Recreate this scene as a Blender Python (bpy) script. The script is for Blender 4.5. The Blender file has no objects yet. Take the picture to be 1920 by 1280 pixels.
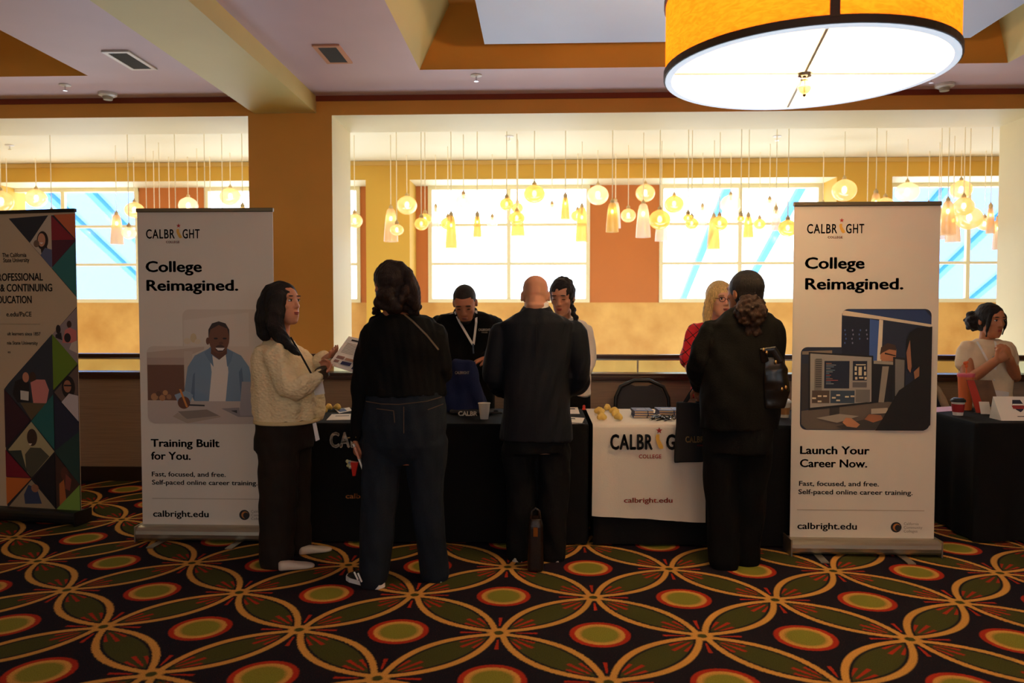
import bpy, bmesh, math, random
import numpy as np
from mathutils import Vector, Matrix
random.seed(7); rng = np.random.default_rng(7)
S = bpy.context.scene
COL = S.collection
PI = math.pi

# ------------------------------------------------------------------ camera, world, light, exposure
FPX, YAW, PITCH, CH = 1464.0, 0.038, 0.038, 1.42
cd = bpy.data.cameras.new('camera'); cam = bpy.data.objects.new('camera', cd); COL.objects.link(cam)
cd.sensor_width = 36.0; cd.lens = 36.0 * FPX / 1920.0; cd.clip_start = 0.05; cd.clip_end = 200
cam.location = (0, 0, CH); cam.rotation_euler = (PI / 2 - PITCH, 0, YAW)
cd.dof.use_dof = True; cd.dof.focus_distance = 4.6; cd.dof.aperture_fstop = 2.4
S.camera = cam
S.view_settings.view_transform = 'Standard'; S.view_settings.look = 'None'
S.view_settings.gamma = 1.0; S.view_settings.use_curve_mapping = False
S.view_settings.exposure = 0.12
w = bpy.data.worlds.new('sky'); S.world = w; w.use_nodes = True
bg = w.node_tree.nodes['Background']
bg.inputs['Color'].default_value = (0.86, 0.93, 1.0, 1); bg.inputs['Strength'].default_value = 5.8
DRUM_W, BULB_E, SHADE_E, DIFF_E = 22.0, 22.0, 0.10, 2.6   # lamp strengths

def portal(x, y, z, sx, sz, inward):
    l = bpy.data.lights.new('window_portal', 'AREA'); l.shape = 'RECTANGLE'; l.size = sx; l.size_y = sz
    l.cycles.is_portal = True
    o = bpy.data.objects.new('window_portal', l); COL.objects.link(o); o.location = (x, y, z)
    o.rotation_euler = (-PI / 2 if inward < 0 else PI / 2, 0, 0)

# ------------------------------------------------------------------ pixel -> world
def ray(u, v):
    a = (u - 960) / FPX; b = -(v - 640) / FPX
    cp, sp = math.cos(PITCH), math.sin(PITCH)
    y = cp + sp * b; z = -sp + cp * b
    c, s = math.cos(YAW), math.sin(YAW)
    return Vector((c * a - s * y, s * a + c * y, z))
def PY(u, v, Y):
    r = ray(u, v); return r * (Y / r.y) + Vector((0, 0, CH))
def PZ(u, v, Z):
    r = ray(u, v); return r * ((Z - CH) / r.z) + Vector((0, 0, CH))

# ------------------------------------------------------------------ materials
def lin(c):
    c = c / 255.0
    return c / 12.92 if c <= 0.04045 else ((c + 0.055) / 1.055) ** 2.4
MATS = {}
def mat(name, rgb, rough=0.6, metal=0.0, noise=None, bump=None, spec=0.4, stretch=(1, 1, 1), sheen=0.0, wave=None):
    if name in MATS: return MATS[name]
    m = bpy.data.materials.new(name); MATS[name] = m; m.use_nodes = True
    nt = m.node_tree; b = nt.nodes['Principled BSDF']
    col = (lin(rgb[0]), lin(rgb[1]), lin(rgb[2]), 1)
    b.inputs['Base Color'].default_value = col
    b.inputs['Roughness'].default_value = rough; b.inputs['Metallic'].default_value = metal
    b.inputs['Specular IOR Level'].default_value = spec
    if sheen: b.inputs['Sheen Weight'].default_value = sheen
    if noise or bump or wave:
        tc = nt.nodes.new('ShaderNodeTexCoord'); mp = nt.nodes.new('ShaderNodeMapping')
        mp.inputs['Scale'].default_value = stretch
        nt.links.new(tc.outputs['Object'], mp.inputs['Vector'])
    if noise:
        t = nt.nodes.new('ShaderNodeTexNoise'); t.inputs['Scale'].default_value = noise[0]; t.inputs['Detail'].default_value = 5
        nt.links.new(mp.outputs[0], t.inputs['Vector'])
        r = nt.nodes.new('ShaderNodeMix'); r.data_type = 'RGBA'
        k = noise[1]
        c2 = noise[2] if len(noise) > 2 else None
        r.inputs[6].default_value = tuple(max(0, x * (1 - k)) for x in col[:3]) + (1,)
        r.inputs[7].default_value = (tuple(lin(x) for x in c2) + (1,)) if c2 else tuple(min(1, x * (1 + k)) for x in col[:3]) + (1,)
        ramp = nt.nodes.new('ShaderNodeMapRange'); ramp.inputs[1].default_value = 0.3; ramp.inputs[2].default_value = 0.7
        nt.links.new(t.outputs['Fac'], ramp.inputs[0]); nt.links.new(ramp.outputs[0], r.inputs[0])
        nt.links.new(r.outputs[2], b.inputs['Base Color'])
    if bump:
        t2 = nt.nodes.new('ShaderNodeTexNoise'); t2.inputs['Scale'].default_value = bump[0]; t2.inputs['Detail'].default_value = 4
        nt.links.new(mp.outputs[0], t2.inputs['Vector'])
        bn = nt.nodes.new('ShaderNodeBump'); bn.inputs['Strength'].default_value = bump[1]; bn.inputs['Distance'].default_value = 0.01
        nt.links.new(t2.outputs['Fac'], bn.inputs['Height']); nt.links.new(bn.outputs[0], b.inputs['Normal'])
    if wave:
        t2 = nt.nodes.new('ShaderNodeTexVoronoi'); t2.inputs['Scale'].default_value = wave[0]
        nt.links.new(mp.outputs[0], t2.inputs['Vector'])
        bn = nt.nodes.new('ShaderNodeBump'); bn.inputs['Strength'].default_value = wave[1]; bn.inputs['Distance'].default_value = 0.006
        nt.links.new(t2.outputs['Distance'], bn.inputs['Height']); nt.links.new(bn.outputs[0], b.inputs['Normal'])
    return m
def emis(name, rgb, strength):
    if name in MATS: return MATS[name]
    m = bpy.data.materials.new(name); MATS[name] = m; m.use_nodes = True
    b = m.node_tree.nodes['Principled BSDF']; b.inputs['Base Color'].default_value = (0.8, 0.8, 0.8, 1)
    b.inputs['Emission Color'].default_value = tuple(lin(x) for x in rgb) + (1,); b.inputs['Emission Strength'].default_value = strength
    return m
def glassy(name, tint, trans=0.85, frost=0.0, rough=0.05):
    if name in MATS: return MATS[name]
    m = bpy.data.materials.new(name); MATS[name] = m; m.use_nodes = True
    nt = m.node_tree; nt.nodes.clear()
    o = nt.nodes.new('ShaderNodeOutputMaterial'); tr = nt.nodes.new('ShaderNodeBsdfTransparent'); gl = nt.nodes.new('ShaderNodeBsdfGlossy')
    c = tuple(lin(x) for x in tint) + (1,)
    tr.inputs[0].default_value = c; gl.inputs['Roughness'].default_value = rough
    gl.inputs['Color'].default_value = (1, 1, 1, 1)
    mx = nt.nodes.new('ShaderNodeMixShader'); mx.inputs[0].default_value = 1 - trans
    nt.links.new(tr.outputs[0], mx.inputs[1])
    if frost:
        tl = nt.nodes.new('ShaderNodeBsdfTranslucent'); tl.inputs[0].default_value = c
        df = nt.nodes.new('ShaderNodeBsdfDiffuse'); df.inputs[0].default_value = c
        m2 = nt.nodes.new('ShaderNodeMixShader'); m2.inputs[0].default_value = 0.35
        nt.links.new(tl.outputs[0], m2.inputs[1]); nt.links.new(df.outputs[0], m2.inputs[2])
        m3 = nt.nodes.new('ShaderNodeMixShader'); m3.inputs[0].default_value = 1 - frost
        nt.links.new(m2.outputs[0], m3.inputs[1]); nt.links.new(gl.outputs[0], m3.inputs[2])
        nt.links.new(m3.outputs[0], mx.inputs[2])
    else:
        nt.links.new(gl.outputs[0], mx.inputs[2])
    nt.links.new(mx.outputs[0], o.inputs[0])
    return m

M_OCHRE = mat('ochre_wall', (226, 160, 66), 0.7, noise=(1.5, .06))
M_RUST = mat('dark_red_strip', (128, 52, 22), 0.7)
M_CREAM = mat('cream_paint', (226, 216, 176), 0.6, noise=(1.2, .04))
M_MAUVE = mat('mauve_ceiling', (206, 182, 190), 0.55, noise=(1.0, .06))
M_BEAM = mat('pale_yellow_paint', (214, 200, 132), 0.6, noise=(1.0, .05))
M_BLUEW = mat('daylight_tint_panel', (186, 208, 244), 0.5, noise=(1.3, .04))  # bluish daylight on the panel is put into its colour
M_ACEIL = mat('atrium_ceiling_paint', (226, 220, 190), 0.7)
M_YELLOW = mat('yellow_wall', (204, 160, 62), 0.7, noise=(1.2, .04))
M_PIER = mat('burnt_orange_wall', (186, 108, 48), 0.7, noise=(1.2, .05))
M_FAUX = mat('faux_plaster', (206, 150, 72), .6, noise=(3.2, .14, (218, 170, 92)))
M_PANEL = mat('wall_panel_veneer', (150, 124, 100), 0.5, noise=(9, .12), stretch=(.4, 1, 14))
M_DWOOD = mat('dark_wood', (62, 34, 22), 0.3, noise=(12, .2), stretch=(.3, 4, 4))
M_BASE = mat('dark_baseboard', (34, 22, 16), 0.4)
M_FRAME = mat('window_frame_paint', (226, 214, 170), 0.5)
M_PANE = glassy('window_glass', (244, 247, 250), 0.96)
M_CLEAR = glassy('rail_glass', (240, 246, 242), 0.95)
M_ALU = mat('brushed_aluminium', (176, 166, 146), 0.35, metal=.9)
M_BRONZE = mat('bronze_bar', (108, 92, 66), 0.4, metal=.7)
M_CHROME = mat('chrome', (210, 210, 212), 0.15, metal=1)
M_WHITEP = mat('white_plastic', (225, 222, 216), 0.4)
M_BLACKP = mat('black_plastic', (20, 20, 21), 0.4)
M_BLACKCLOTH = mat('black_tablecloth', (15, 15, 16), 0.85, spec=.15, bump=(180, .15))
M_RUNNER = mat('white_runner_cloth', (222, 210, 190), 0.75, bump=(160, .12))
M_PAPER = mat('paper_white', (228, 220, 205), 0.7)

# ------------------------------------------------------------------ object helpers
def tag(o, label=None, cat=None, group=None, kind=None):
    if label: o['label'] = label
    if cat: o['category'] = cat
    if group: o['group'] = group
    if kind: o['kind'] = kind
    return o
def thing(name, loc, label, cat, group=None, rotz=0.0):
    o = bpy.data.objects.new(name, None); COL.objects.link(o); o.empty_display_size = .1
    o.location = loc; o.rotation_euler = (0, 0, rotz)
    return tag(o, label, cat, group)
def link(name, me, m, parent=None, smooth=False, origin=None):
    if origin is not None:
        me.transform(Matrix.Translation(-Vector(origin)))
    if m is not None and not isinstance(m, (list, tuple)): m = [m]
    if m:
        for x in m: me.materials.append(x)
    if smooth:
        me.polygons.foreach_set('use_smooth', [True] * len(me.polygons))
    o = bpy.data.objects.new(name, me); COL.objects.link(o)
    if parent is not None: o.parent = parent
    elif origin is not None: o.location = origin
    return o
def mesh(name, V, F, mi=None):
    me = bpy.data.meshes.new(name); me.from_pydata([tuple(v) for v in V], [], F)
    if mi is not None: me.polygons.foreach_set('material_index', mi)
    me.update(); return me
class MB:
    def __init__(s): s.V = []; s.F = []; s.I = []
    def add(s, V, F, mi=0):
        n = len(s.V); s.V += [tuple(v) for v in V]; s.F += [tuple(i + n for i in f) for f in F]; s.I += [mi] * len(F); return s
    def box(s, x0, x1, y0, y1, z0, z1, mi=0):
        V = [(x, y, z) for z in (z0, z1) for y in (y0, y1) for x in (x0, x1)]
        return s.add(V, [(0, 2, 3, 1), (4, 5, 7, 6), (0, 1, 5, 4), (2, 6, 7, 3), (0, 4, 6, 2), (1, 3, 7, 5)], mi)
    def beam(s, a, b, wx, wz, up=(0, 0, 1), mi=0):
        a, b = Vector(a), Vector(b); d = (b - a).normalized(); sd = d.cross(Vector(up))
        if sd.length < 1e-4: sd = d.cross(Vector((1, 0, 0)))
        sd.normalize(); u = sd.cross(d)
        V = [p + sd * (i * wx / 2) + u * (j * wz / 2) for p in (a, b) for i, j in ((-1, -1), (1, -1), (1, 1), (-1, 1))]
        return s.add(V, [(3, 2, 1, 0), (4, 5, 6, 7), (0, 1, 5, 4), (1, 2, 6, 5), (2, 3, 7, 6), (3, 0, 4, 7)], mi)
    def lathe(s, prof, c=(0, 0, 0), n=24, mi=0, close=True):
        V = []; F = []
        for r, z in prof:
            for k in range(n):
                a = 2 * PI * k / n; V.append((c[0] + r * math.cos(a), c[1] + r * math.sin(a), c[2] + z))
        for i in range(len(prof) - 1):
            for k in range(n):
                F.append((i * n + k, i * n + (k + 1) % n, (i + 1) * n + (k + 1) % n, (i + 1) * n + k))
        if close:
            F.append(tuple(range(n - 1, -1, -1))); F.append(tuple((len(prof) - 1) * n + k for k in range(n)))
        return s.add(V, F, mi)
    def me(s, name): return mesh(name, s.V, s.F, s.I)
    def build(s, name, m, parent=None, smooth=False, origin=None, bevel=0):
        me = s.me(name)
        if bevel:
            bm = bmesh.new(); bm.from_mesh(me)
            bmesh.ops.bevel(bm, geom=bm.edges[:], offset=bevel, segments=2, affect='EDGES', profile=.6)
            bm.to_mesh(me); bm.free()
        return link(name, me, m, parent, smooth, origin)
def struct(name, mb, m, parent=None, **k):
    o = mb.build(name, m, parent, **k)
    if parent is None: o['kind'] = 'structure'
    return o
def B(x0, x1, y0, y1, z0, z1): return MB().box(x0, x1, y0, y1, z0, z1)

# text -> flat mesh (local x right, y up), unit cap height handled by the caller
def text_mesh(body, bold=0.0, spacing=1.0):
    cu = bpy.data.curves.new('txt', 'FONT'); cu.body = body; cu.size = 1.0; cu.space_character = spacing
    cu.resolution_u = 3; cu.fill_mode = 'FRONT'
    o = bpy.data.objects.new('txt', cu); COL.objects.link(o)
    dg = bpy.context.evaluated_depsgraph_get(); me = bpy.data.meshes.new_from_object(o.evaluated_get(dg))
    bpy.data.objects.remove(o); bpy.data.curves.remove(cu)
    n = len(me.vertices); co = np.empty(n * 3); me.vertices.foreach_get('co', co); co = co.reshape(-1, 3)
    F = [tuple(p.vertices) for p in me.polygons]; bpy.data.meshes.remove(me)
    if bold > 0:   # several slightly shifted strikes give the heavier weight
        F0 = F; C0 = co; F = []; cs = []
        for k, (a, b) in enumerate(((-1, 0), (1, 0), (0, 1), (0, -1), (.7, .7), (-.7, .7))):
            cs.append(C0 + np.array((a * bold * 1.5, b * bold, 0))); F += [tuple(i + k * n for i in f) for f in F0]
        co = np.vstack(cs)
    return co, F
CAPH = None
def text_plane(name, body, parent, to3, x, base, width, cap, m, bold=.012, spacing=1.0):
    """to3(u,v)->local 3D; x,base left/baseline, width total, cap capital height (same units as to3's args; v grows downward)"""
    global CAPH
    if CAPH is None:
        c, _ = text_mesh('H'); CAPH = c[:, 1].max()
    co, F = text_mesh(body, bold, spacing)
    x0, x1 = co[:, 0].min(), co[:, 0].max()
    V = [to3(x + (a - x0) / (x1 - x0) * width, base - b / CAPH * cap) for a, b, _ in co]
    me = mesh(name, V, F); return link(name, me, m, parent)

# ------------------------------------------------------------------ organic shapes
def loft(st, n=20, p=2.0):
    V = []; F = []
    ct = [2 * PI * k / n for k in range(n)]
    def se(t): return math.copysign(abs(t) ** (2 / p), t)
    cs = [(se(math.cos(a)), se(math.sin(a))) for a in ct]
    for c, A, Bv in st:
        for x, y in cs: V.append(Vector(c) + Vector(A) * x + Vector(Bv) * y)
    for i in range(len(st) - 1):
        for k in range(n): F.append((i * n + k, i * n + (k + 1) % n, (i + 1) * n + (k + 1) % n, (i + 1) * n + k))
    a = len(V); V.append(Vector(st[0][0])); V.append(Vector(st[-1][0]))
    m = (len(st) - 1) * n
    for k in range(n): F.append((a, (k + 1) % n, k)); F.append((a + 1, m + k, m + (k + 1) % n))
    return V, F
def tube(pts, rad, ref=(0, 1, 0), n=16, round_ends=True, p=2.0):
    pts = [Vector(q) for q in pts]; rad = [(r, r) if not isinstance(r, (tuple, list)) else r for r in rad]; ref = Vector(ref)
    st = []; L = len(pts)
    fr = []
    for i in range(L):
        d = (pts[min(i + 1, L - 1)] - pts[max(i - 1, 0)]).normalized()
        a = d.cross(ref)
        if a.length < .05: a = d.cross(Vector((1, 0, 0)))
        a.normalize(); b = a.cross(d).normalized(); fr.append((d, a, b))
    def ring(i, off, k):
        d, a, b = fr[i]; st.append((pts[i] + d * off, a * rad[i][0] * k, b * rad[i][1] * k))
    if round_ends:
        r = min(rad[0]); ring(0, -r * .95, .3); ring(0, -r * .6, .78)
    for i in range(L): ring(i, 0, 1)
    if round_ends:
        r = min(rad[-1]); ring(L - 1, r * .6, .78); ring(L - 1, r * .95, .3)
    return loft(st, n, p)
def ell(c, r, R=None, n=16):
    V = []; F = []; k = 10
    V.append(Vector((0, 0, -r[2])))
    for i in range(1, k):
        t = -PI / 2 + PI * i / k
        for j in range(n):
            a = 2 * PI * j / n; V.append(Vector((r[0] * math.cos(t) * math.cos(a), r[1] * math.cos(t) * math.sin(a), r[2] * math.sin(t))))
    V.append(Vector((0, 0, r[2]))); N = len(V) - 1
    for j in range(n): F.append((0, 1 + (j + 1) % n, 1 + j)); F.append((N, N - n + j, N - n + (j + 1) % n))
    for i in range(k - 2):
        for j in range(n): F.append((1 + i * n + j, 1 + i * n + (j + 1) % n, 1 + (i + 1) * n + (j + 1) % n, 1 + (i + 1) * n + j))
    R = R or Matrix.Identity(3)
    return [R @ v + Vector(c) for v in V], F
def organic(parts, voxel=.006, smooth=3, fold=None, seed=0):
    mb = MB()
    for V, F in parts: mb.add(V, F)
    me = mb.me('tmp'); o = bpy.data.objects.new('tmp', me); COL.objects.link(o)
    r = o.modifiers.new('r', 'REMESH'); r.mode = 'VOXEL'; r.voxel_size = voxel
    if smooth:
        s = o.modifiers.new('s', 'SMOOTH'); s.factor = .5; s.iterations = smooth
    dg = bpy.context.evaluated_depsgraph_get(); out = bpy.data.meshes.new_from_object(o.evaluated_get(dg))
    bpy.data.objects.remove(o); bpy.data.meshes.remove(me)
    if fold:
        amp, fr = fold; n = len(out.vertices); co = np.empty(n * 3); out.vertices.foreach_get('co', co); co = co.reshape(-1, 3)
        no = np.empty(n * 3); out.vertices.foreach_get('normal', no); no = no.reshape(-1, 3)
        g = np.random.default_rng(seed); d = np.zeros(n)
        for k in range(7):
            kv = g.normal(size=3) * np.array((1.0, 1.0, .55)) * fr * (1 + .5 * k); d += np.sin(co @ kv + g.uniform(0, 6)) / (1 + .55 * k)
        d = np.sign(d) * np.abs(d) ** .8
        co += no * (d * amp * .5)[:, None]; out.vertices.foreach_set('co', co.ravel()); out.update()
    out.polygons.foreach_set('use_smooth', [True] * len(out.polygons))
    return out

# ================================================================== THE SETTING
ZC = 3.28            # ceiling
YP0, YP1 = 6.75, 7.40  # pillar front / back
ZH = 3.115           # header underside
YF, YB = 9.70, 10.20   # far wall front plane / niche back plane
XL, XR, YBACK = -7.0, 7.0, -4.0

# ---- carpet
def carpet():
    m = bpy.data.materials.new('patterned_carpet'); m.use_nodes = True; nt = m.node_tree; N = nt.nodes; L = nt.links
    b = N['Principled BSDF']; b.inputs['Roughness'].default_value = .95; b.inputs['Specular IOR Level'].default_value = .08
    def val(x):
        return x
    def op(o, a, c=0.0, clamp=False):
        n = N.new('ShaderNodeMath'); n.operation = o; n.use_clamp = clamp
        for i, q in enumerate((a, c)):
            if isinstance(q, (int, float)): n.inputs[i].default_value = q
            else: L.new(q, n.inputs[i])
        return n.outputs[0]
    g = N.new('ShaderNodeNewGeometry')
    wob = N.new('ShaderNodeTexNoise'); wob.inputs['Scale'].default_value = 90; L.new(g.outputs['Position'], wob.inputs['Vector'])
    sp = N.new('ShaderNodeSeparateXYZ'); L.new(g.outputs['Position'], sp.inputs[0])
    s, x0, y0 = .894, .2588, 3.849
    jit = op('MULTIPLY', op('SUBTRACT', wob.outputs['Fac'], .5), .012)
    X = op('DIVIDE', op('SUBTRACT', op('ADD', sp.outputs[0], jit), x0), s); Y = op('DIVIDE', op('SUBTRACT', op('ADD', sp.outputs[1], jit), y0), s)
    u = op('ADD', X, Y); v = op('SUBTRACT', Y, X)
    fu = op('ABSOLUTE', op('SUBTRACT', u, op('ROUND', u))); fv = op('ABSOLUTE', op('SUBTRACT', v, op('ROUND', v)))
    def ss(x, e=.006):   # x>0 -> 1
        return op('ADD', op('DIVIDE', x, 2 * e), .5, True)
    WM = .185
    def pet(t, p): return op('SUBTRACT', op('MULTIPLY', op('MULTIPLY', t, op('SUBTRACT', 1, t)), 4 * WM), p)
    d = op('MAXIMUM', pet(fu, fv), pet(fv, fu))
    rho = op('SQRT', op('ADD', op('MULTIPLY', fu, fu), op('MULTIPLY', fv, fv)))
    cu, cv = op('SUBTRACT', .5, fu), op('SUBTRACT', .5, fv)
    rr = op('SQRT', op('ADD', op('MULTIPLY', cu, cu), op('MULTIPLY', cv, cv)))
    q = op('DIVIDE', op('MINIMUM', fu, fv), op('MAXIMUM', op('MAXIMUM', fu, fv), .001))
    noise = N.new('ShaderNodeTexNoise'); noise.inputs['Scale'].default_value = 260; noise.inputs['Detail'].default_value = 3; L.new(g.outputs['Position'], noise.inputs['Vector'])
    def mix(fac, c1, c2):
        n = N.new('ShaderNodeMix'); n.data_type = 'RGBA'; L.new(fac, n.inputs[0])
        for i, c in ((6, c1), (7, c2)):
            if isinstance(c, tuple): n.inputs[i].default_value = tuple(lin(x) for x in c) + (1,)
            else: L.new(c, n.inputs[i])
        return n.outputs[2]
    NAVY, GOLD, RED, OLIVE, LIME = (24, 23, 32), (204, 148, 72), (164, 44, 28), (66, 66, 32), (126, 122, 46)
    c = mix(ss(op('SUBTRACT', noise.outputs['Fac'], .66), .02), NAVY, (92, 34, 24))
    # red wedges between petals, pointing to the medallions
    wed = op('MULTIPLY', ss(op('SUBTRACT', .10, op('SUBTRACT', 1, q)), .02), op('MULTIPLY', ss(op('SUBTRACT', rho, .12)), ss(op('SUBTRACT', .27, rho))))
    c = mix(wed, c, RED)
    # medallions
    c = mix(ss(op('SUBTRACT', .212, rr)), c, RED); c = mix(ss(op('SUBTRACT', .174, rr)), c, GOLD); c = mix(ss(op('SUBTRACT', .135, rr), .015), c, LIME)
    # petals
    c = mix(ss(d), c, GOLD); c = mix(ss(op('SUBTRACT', d, .05)), c, NAVY); c = mix(ss(op('SUBTRACT', d, .07)), c, OLIVE)
    r1 = ss(op('SUBTRACT', .045, q), .01); r2 = ss(op('SUBTRACT', .045, op('ABSOLUTE', op('SUBTRACT', q, .22))), .01)
    rays = op('MULTIPLY', op('MAXIMUM', op('MULTIPLY', r1, ss(op('SUBTRACT', .34, rho))), op('MULTIPLY', r2, ss(op('SUBTRACT', .30, rho)))), op('MULTIPLY', ss(op('SUBTRACT', rho, .15)), ss(op('SUBTRACT', d, .07))))
    c = mix(rays, c, RED)
    # star at the joints
    c = mix(ss(op('SUBTRACT', .075, rho), .012), c, GOLD); c = mix(ss(op('SUBTRACT', .034, rho)), c, OLIVE)
    sp2 = N.new('ShaderNodeMapRange'); sp2.inputs[1].default_value = .3; sp2.inputs[2].default_value = .7; sp2.inputs[3].default_value = .62; sp2.inputs[4].default_value = 1.3
    L.new(noise.outputs['Fac'], sp2.inputs[0])
    n = N.new('ShaderNodeMix'); n.data_type = 'RGBA'; n.blend_type = 'MULTIPLY'; n.inputs[0].default_value = 1
    L.new(c, n.inputs[6]); L.new(sp2.outputs[0], n.inputs[7]); L.new(n.outputs[2], b.inputs['Base Color'])
    bn = N.new('ShaderNodeBump'); bn.inputs['Strength'].default_value = .5; bn.inputs['Distance'].default_value = .004
    L.new(noise.outputs['Fac'], bn.inputs['Height']); L.new(bn.outputs[0], b.inputs['Normal'])
    return m
struct('floor', B(XL, XR, YBACK, 6.46, -.12, 0), carpet())
struct('floor_lower_level', B(XL - 1, XR + 1, 6.4, 10.6, -3.2, -3.0), mat('lower_floor', (96, 80, 66), .6))

# ---- main ceiling with two coffers, built from strips
cR = PZ(785, 127, ZC); cR2 = PZ(1882, 122, ZC); cL = PZ(165, 142, ZC)
CFAR = (cR.y + cR2.y) / 2; CX0, CX1, CNEAR = cR.x, cR2.x, 1.2
LX1, LFAR, LX0, LNEAR = cL.x, cL.y, -6.6, 1.2
T = .12
mb = MB()
mb.box(LX1, XR, CFAR, YP0, ZC, ZC + T); mb.box(XL, LX1, LFAR, YP0, ZC, ZC + T)
mb.box(LX1, CX0, CNEAR, CFAR, ZC, ZC + T); mb.box(CX1, XR, CNEAR, CFAR, ZC, ZC + T); mb.box(XL, LX0, CNEAR, LFAR, ZC, ZC + T)
mb.box(XL, XR, YBACK, CNEAR, ZC, ZC + T)
struct('ceiling', mb, M_MAUVE)
def coffer(n, x0, x1, y0, y1, h, ins, dark):
    z1 = ZC + h
    def quad(a, b_, c, d): return MB().add([a, b_, c, d], [(0, 1, 2, 3)])
    A = [(x0, y0, ZC), (x1, y0, ZC), (x1, y1, ZC), (x0, y1, ZC)]; T2 = [(x0 + ins, y0 + ins, z1), (x1 - ins, y0 + ins, z1), (x1 - ins, y1 - ins, z1), (x0 + ins, y1 - ins, z1)]
    root = bpy.data.objects.new('ceiling_coffer', None); COL.objects.link(root); root.location = ((x0 + x1) / 2, (y0 + y1) / 2, ZC); root['kind'] = 'structure'
    o = Vector(root.location)
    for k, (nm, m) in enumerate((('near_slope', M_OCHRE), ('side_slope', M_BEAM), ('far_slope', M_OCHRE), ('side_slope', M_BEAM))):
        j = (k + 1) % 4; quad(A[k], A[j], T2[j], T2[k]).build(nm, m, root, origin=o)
    quad(*T2).build('coffer_top', M_OCHRE, root, origin=o)
coffer(1, CX0, CX1, CNEAR, CFAR, .39, .26, False)
coffer(2, LX0, LX1, LNEAR, LFAR, .39, .26, True)
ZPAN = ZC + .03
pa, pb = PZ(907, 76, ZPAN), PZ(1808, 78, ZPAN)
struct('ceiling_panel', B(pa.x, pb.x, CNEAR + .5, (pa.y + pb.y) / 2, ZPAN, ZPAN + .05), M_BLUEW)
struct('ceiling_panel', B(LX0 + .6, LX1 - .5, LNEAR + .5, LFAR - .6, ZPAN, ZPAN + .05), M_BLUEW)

# ---- beam, header, pillars
bl, br = PY(477, 213, YP0), PY(593, 207, YP0)
struct('trim_beam', B(bl.x, br.x, YBACK, YP0 - .002, 3.135, ZC + .02), M_BEAM)
PX0, PX1, RX0, RX1 = PY(465, 218, YP0).x, PY(622, 215, YP0).x, PY(1875, 248, YP1).x, PY(1875, 248, YP1).x + .75
LPX = PX0 - (RX0 - PX1)
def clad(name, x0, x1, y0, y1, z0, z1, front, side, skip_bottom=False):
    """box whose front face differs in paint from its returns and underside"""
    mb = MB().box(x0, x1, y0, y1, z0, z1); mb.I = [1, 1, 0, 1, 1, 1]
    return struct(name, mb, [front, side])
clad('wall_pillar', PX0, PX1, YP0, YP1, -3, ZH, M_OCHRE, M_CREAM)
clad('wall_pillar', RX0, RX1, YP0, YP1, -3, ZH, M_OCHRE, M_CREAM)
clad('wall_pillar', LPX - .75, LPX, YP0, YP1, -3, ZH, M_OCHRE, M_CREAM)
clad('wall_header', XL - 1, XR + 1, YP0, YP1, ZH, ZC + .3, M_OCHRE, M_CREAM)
struct('header_strip', B(XL, XR, YP0 - .012, YP0, ZC - .045, ZC), M_RUST)  # thin dark red strip along the top of the header

# ---- half wall with rail in front of the pillars
YW = 6.40
struct('wall_half', B(XL, XR, YW, YW + .14, 0, .862), M_PANEL)
struct('baseboard_half', B(XL, XR, YW - .014, YW, 0, .12), M_BASE)
mb = MB().box(XL, XR, YW - .02, YW + .16, .895, .917).box(XL, XR, YW - .035, YW + .175, .862, .895)
struct('trim_2', mb, M_DWOOD, bevel=.004)
rail = thing('guard_rail', (0, YW + .07, .917), 'dark wooden handrail on clear glass panels above the panelled half wall', 'railing')
def rl(mb, nm, m, **k): return mb.build(nm, m, rail, origin=rail.location, **k)
rl(MB().box(XL, XR, YW + .03, YW + .11, 1.032, 1.069), 'handrail', M_DWOOD, bevel=.008)
rl(MB().box(XL, XR, YW + .055, YW + .085, 1.020, 1.032), 'rail_channel', M_ALU)
xs = [XL + .05 + i * 1.36 for i in range(11)]
jx = PY(1207, 685, YW + .07).x; off = (jx - xs[0]) % 1.36
xs = [XL + off + i * 1.36 for i in range(10)]
for a, b_ in zip([XL] + xs, xs + [XR]):
    if b_ - a > .05: rl(MB().box(a + .006, b_ - .006, YW + .064, YW + .074, .917, 1.022), 'glass_panel', M_CLEAR)
for a in xs: rl(MB().box(a - .006, a + .006, YW + .058, YW + .082, .917, 1.022), 'rail_post', M_ALU)

# ---- atrium: ceiling, far wall with window niches
struct('ceiling_atrium', B(XL - 1, XR + 1, YP1, YB + .4, ZC + .01, ZC + .13), M_ACEIL)
ZN = PY(900, 336, YF).z; ZS = PY(950, 567, YB).z
n1 = (PY(768, 400, YF).x, PY(1568, 400, YF).x)
n0 = (-9.0, PY(686, 400, YF).x); n2 = (PY(1672, 400, YF).x, 9.0)
def farwall(nm, x0, x1, z0, z1): clad(nm, x0, x1, YF, YB, z0, z1, M_YELLOW, M_YELLOW)
farwall('wall_far_pier', n0[1], n1[0], -3, ZN); farwall('wall_far_pier', n1[1], n2[0], -3, ZN)
mb = MB().box(-9, 9, YF, YB + .1, ZN, ZC + .02); mb.I = [1, 1, 0, 1, 1, 1]; struct('wall_far_header', mb, [M_YELLOW, M_CREAM])
struct('trim_3', B(-9, 9, YF - .03, YF, ZC - .045, ZC + .005), mat('tan_trim', (196, 158, 84), .7))
struct('wall_far_lower', B(-9, 9, YB, YB + .1, .25, ZS), M_FAUX)
struct('wall_far_base', B(-9, 9, YB, YB + .1, -3, -2.4), M_FAUX)
added_lowwin = [(-6.0, -2.8), (-1.2, 1.0), (1.6, 3.8)]  # unseen lower-level windows, added to light the ceilings from below
ed_ = [-9.0] + [e for q in added_lowwin for e in q] + [9.0]
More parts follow.
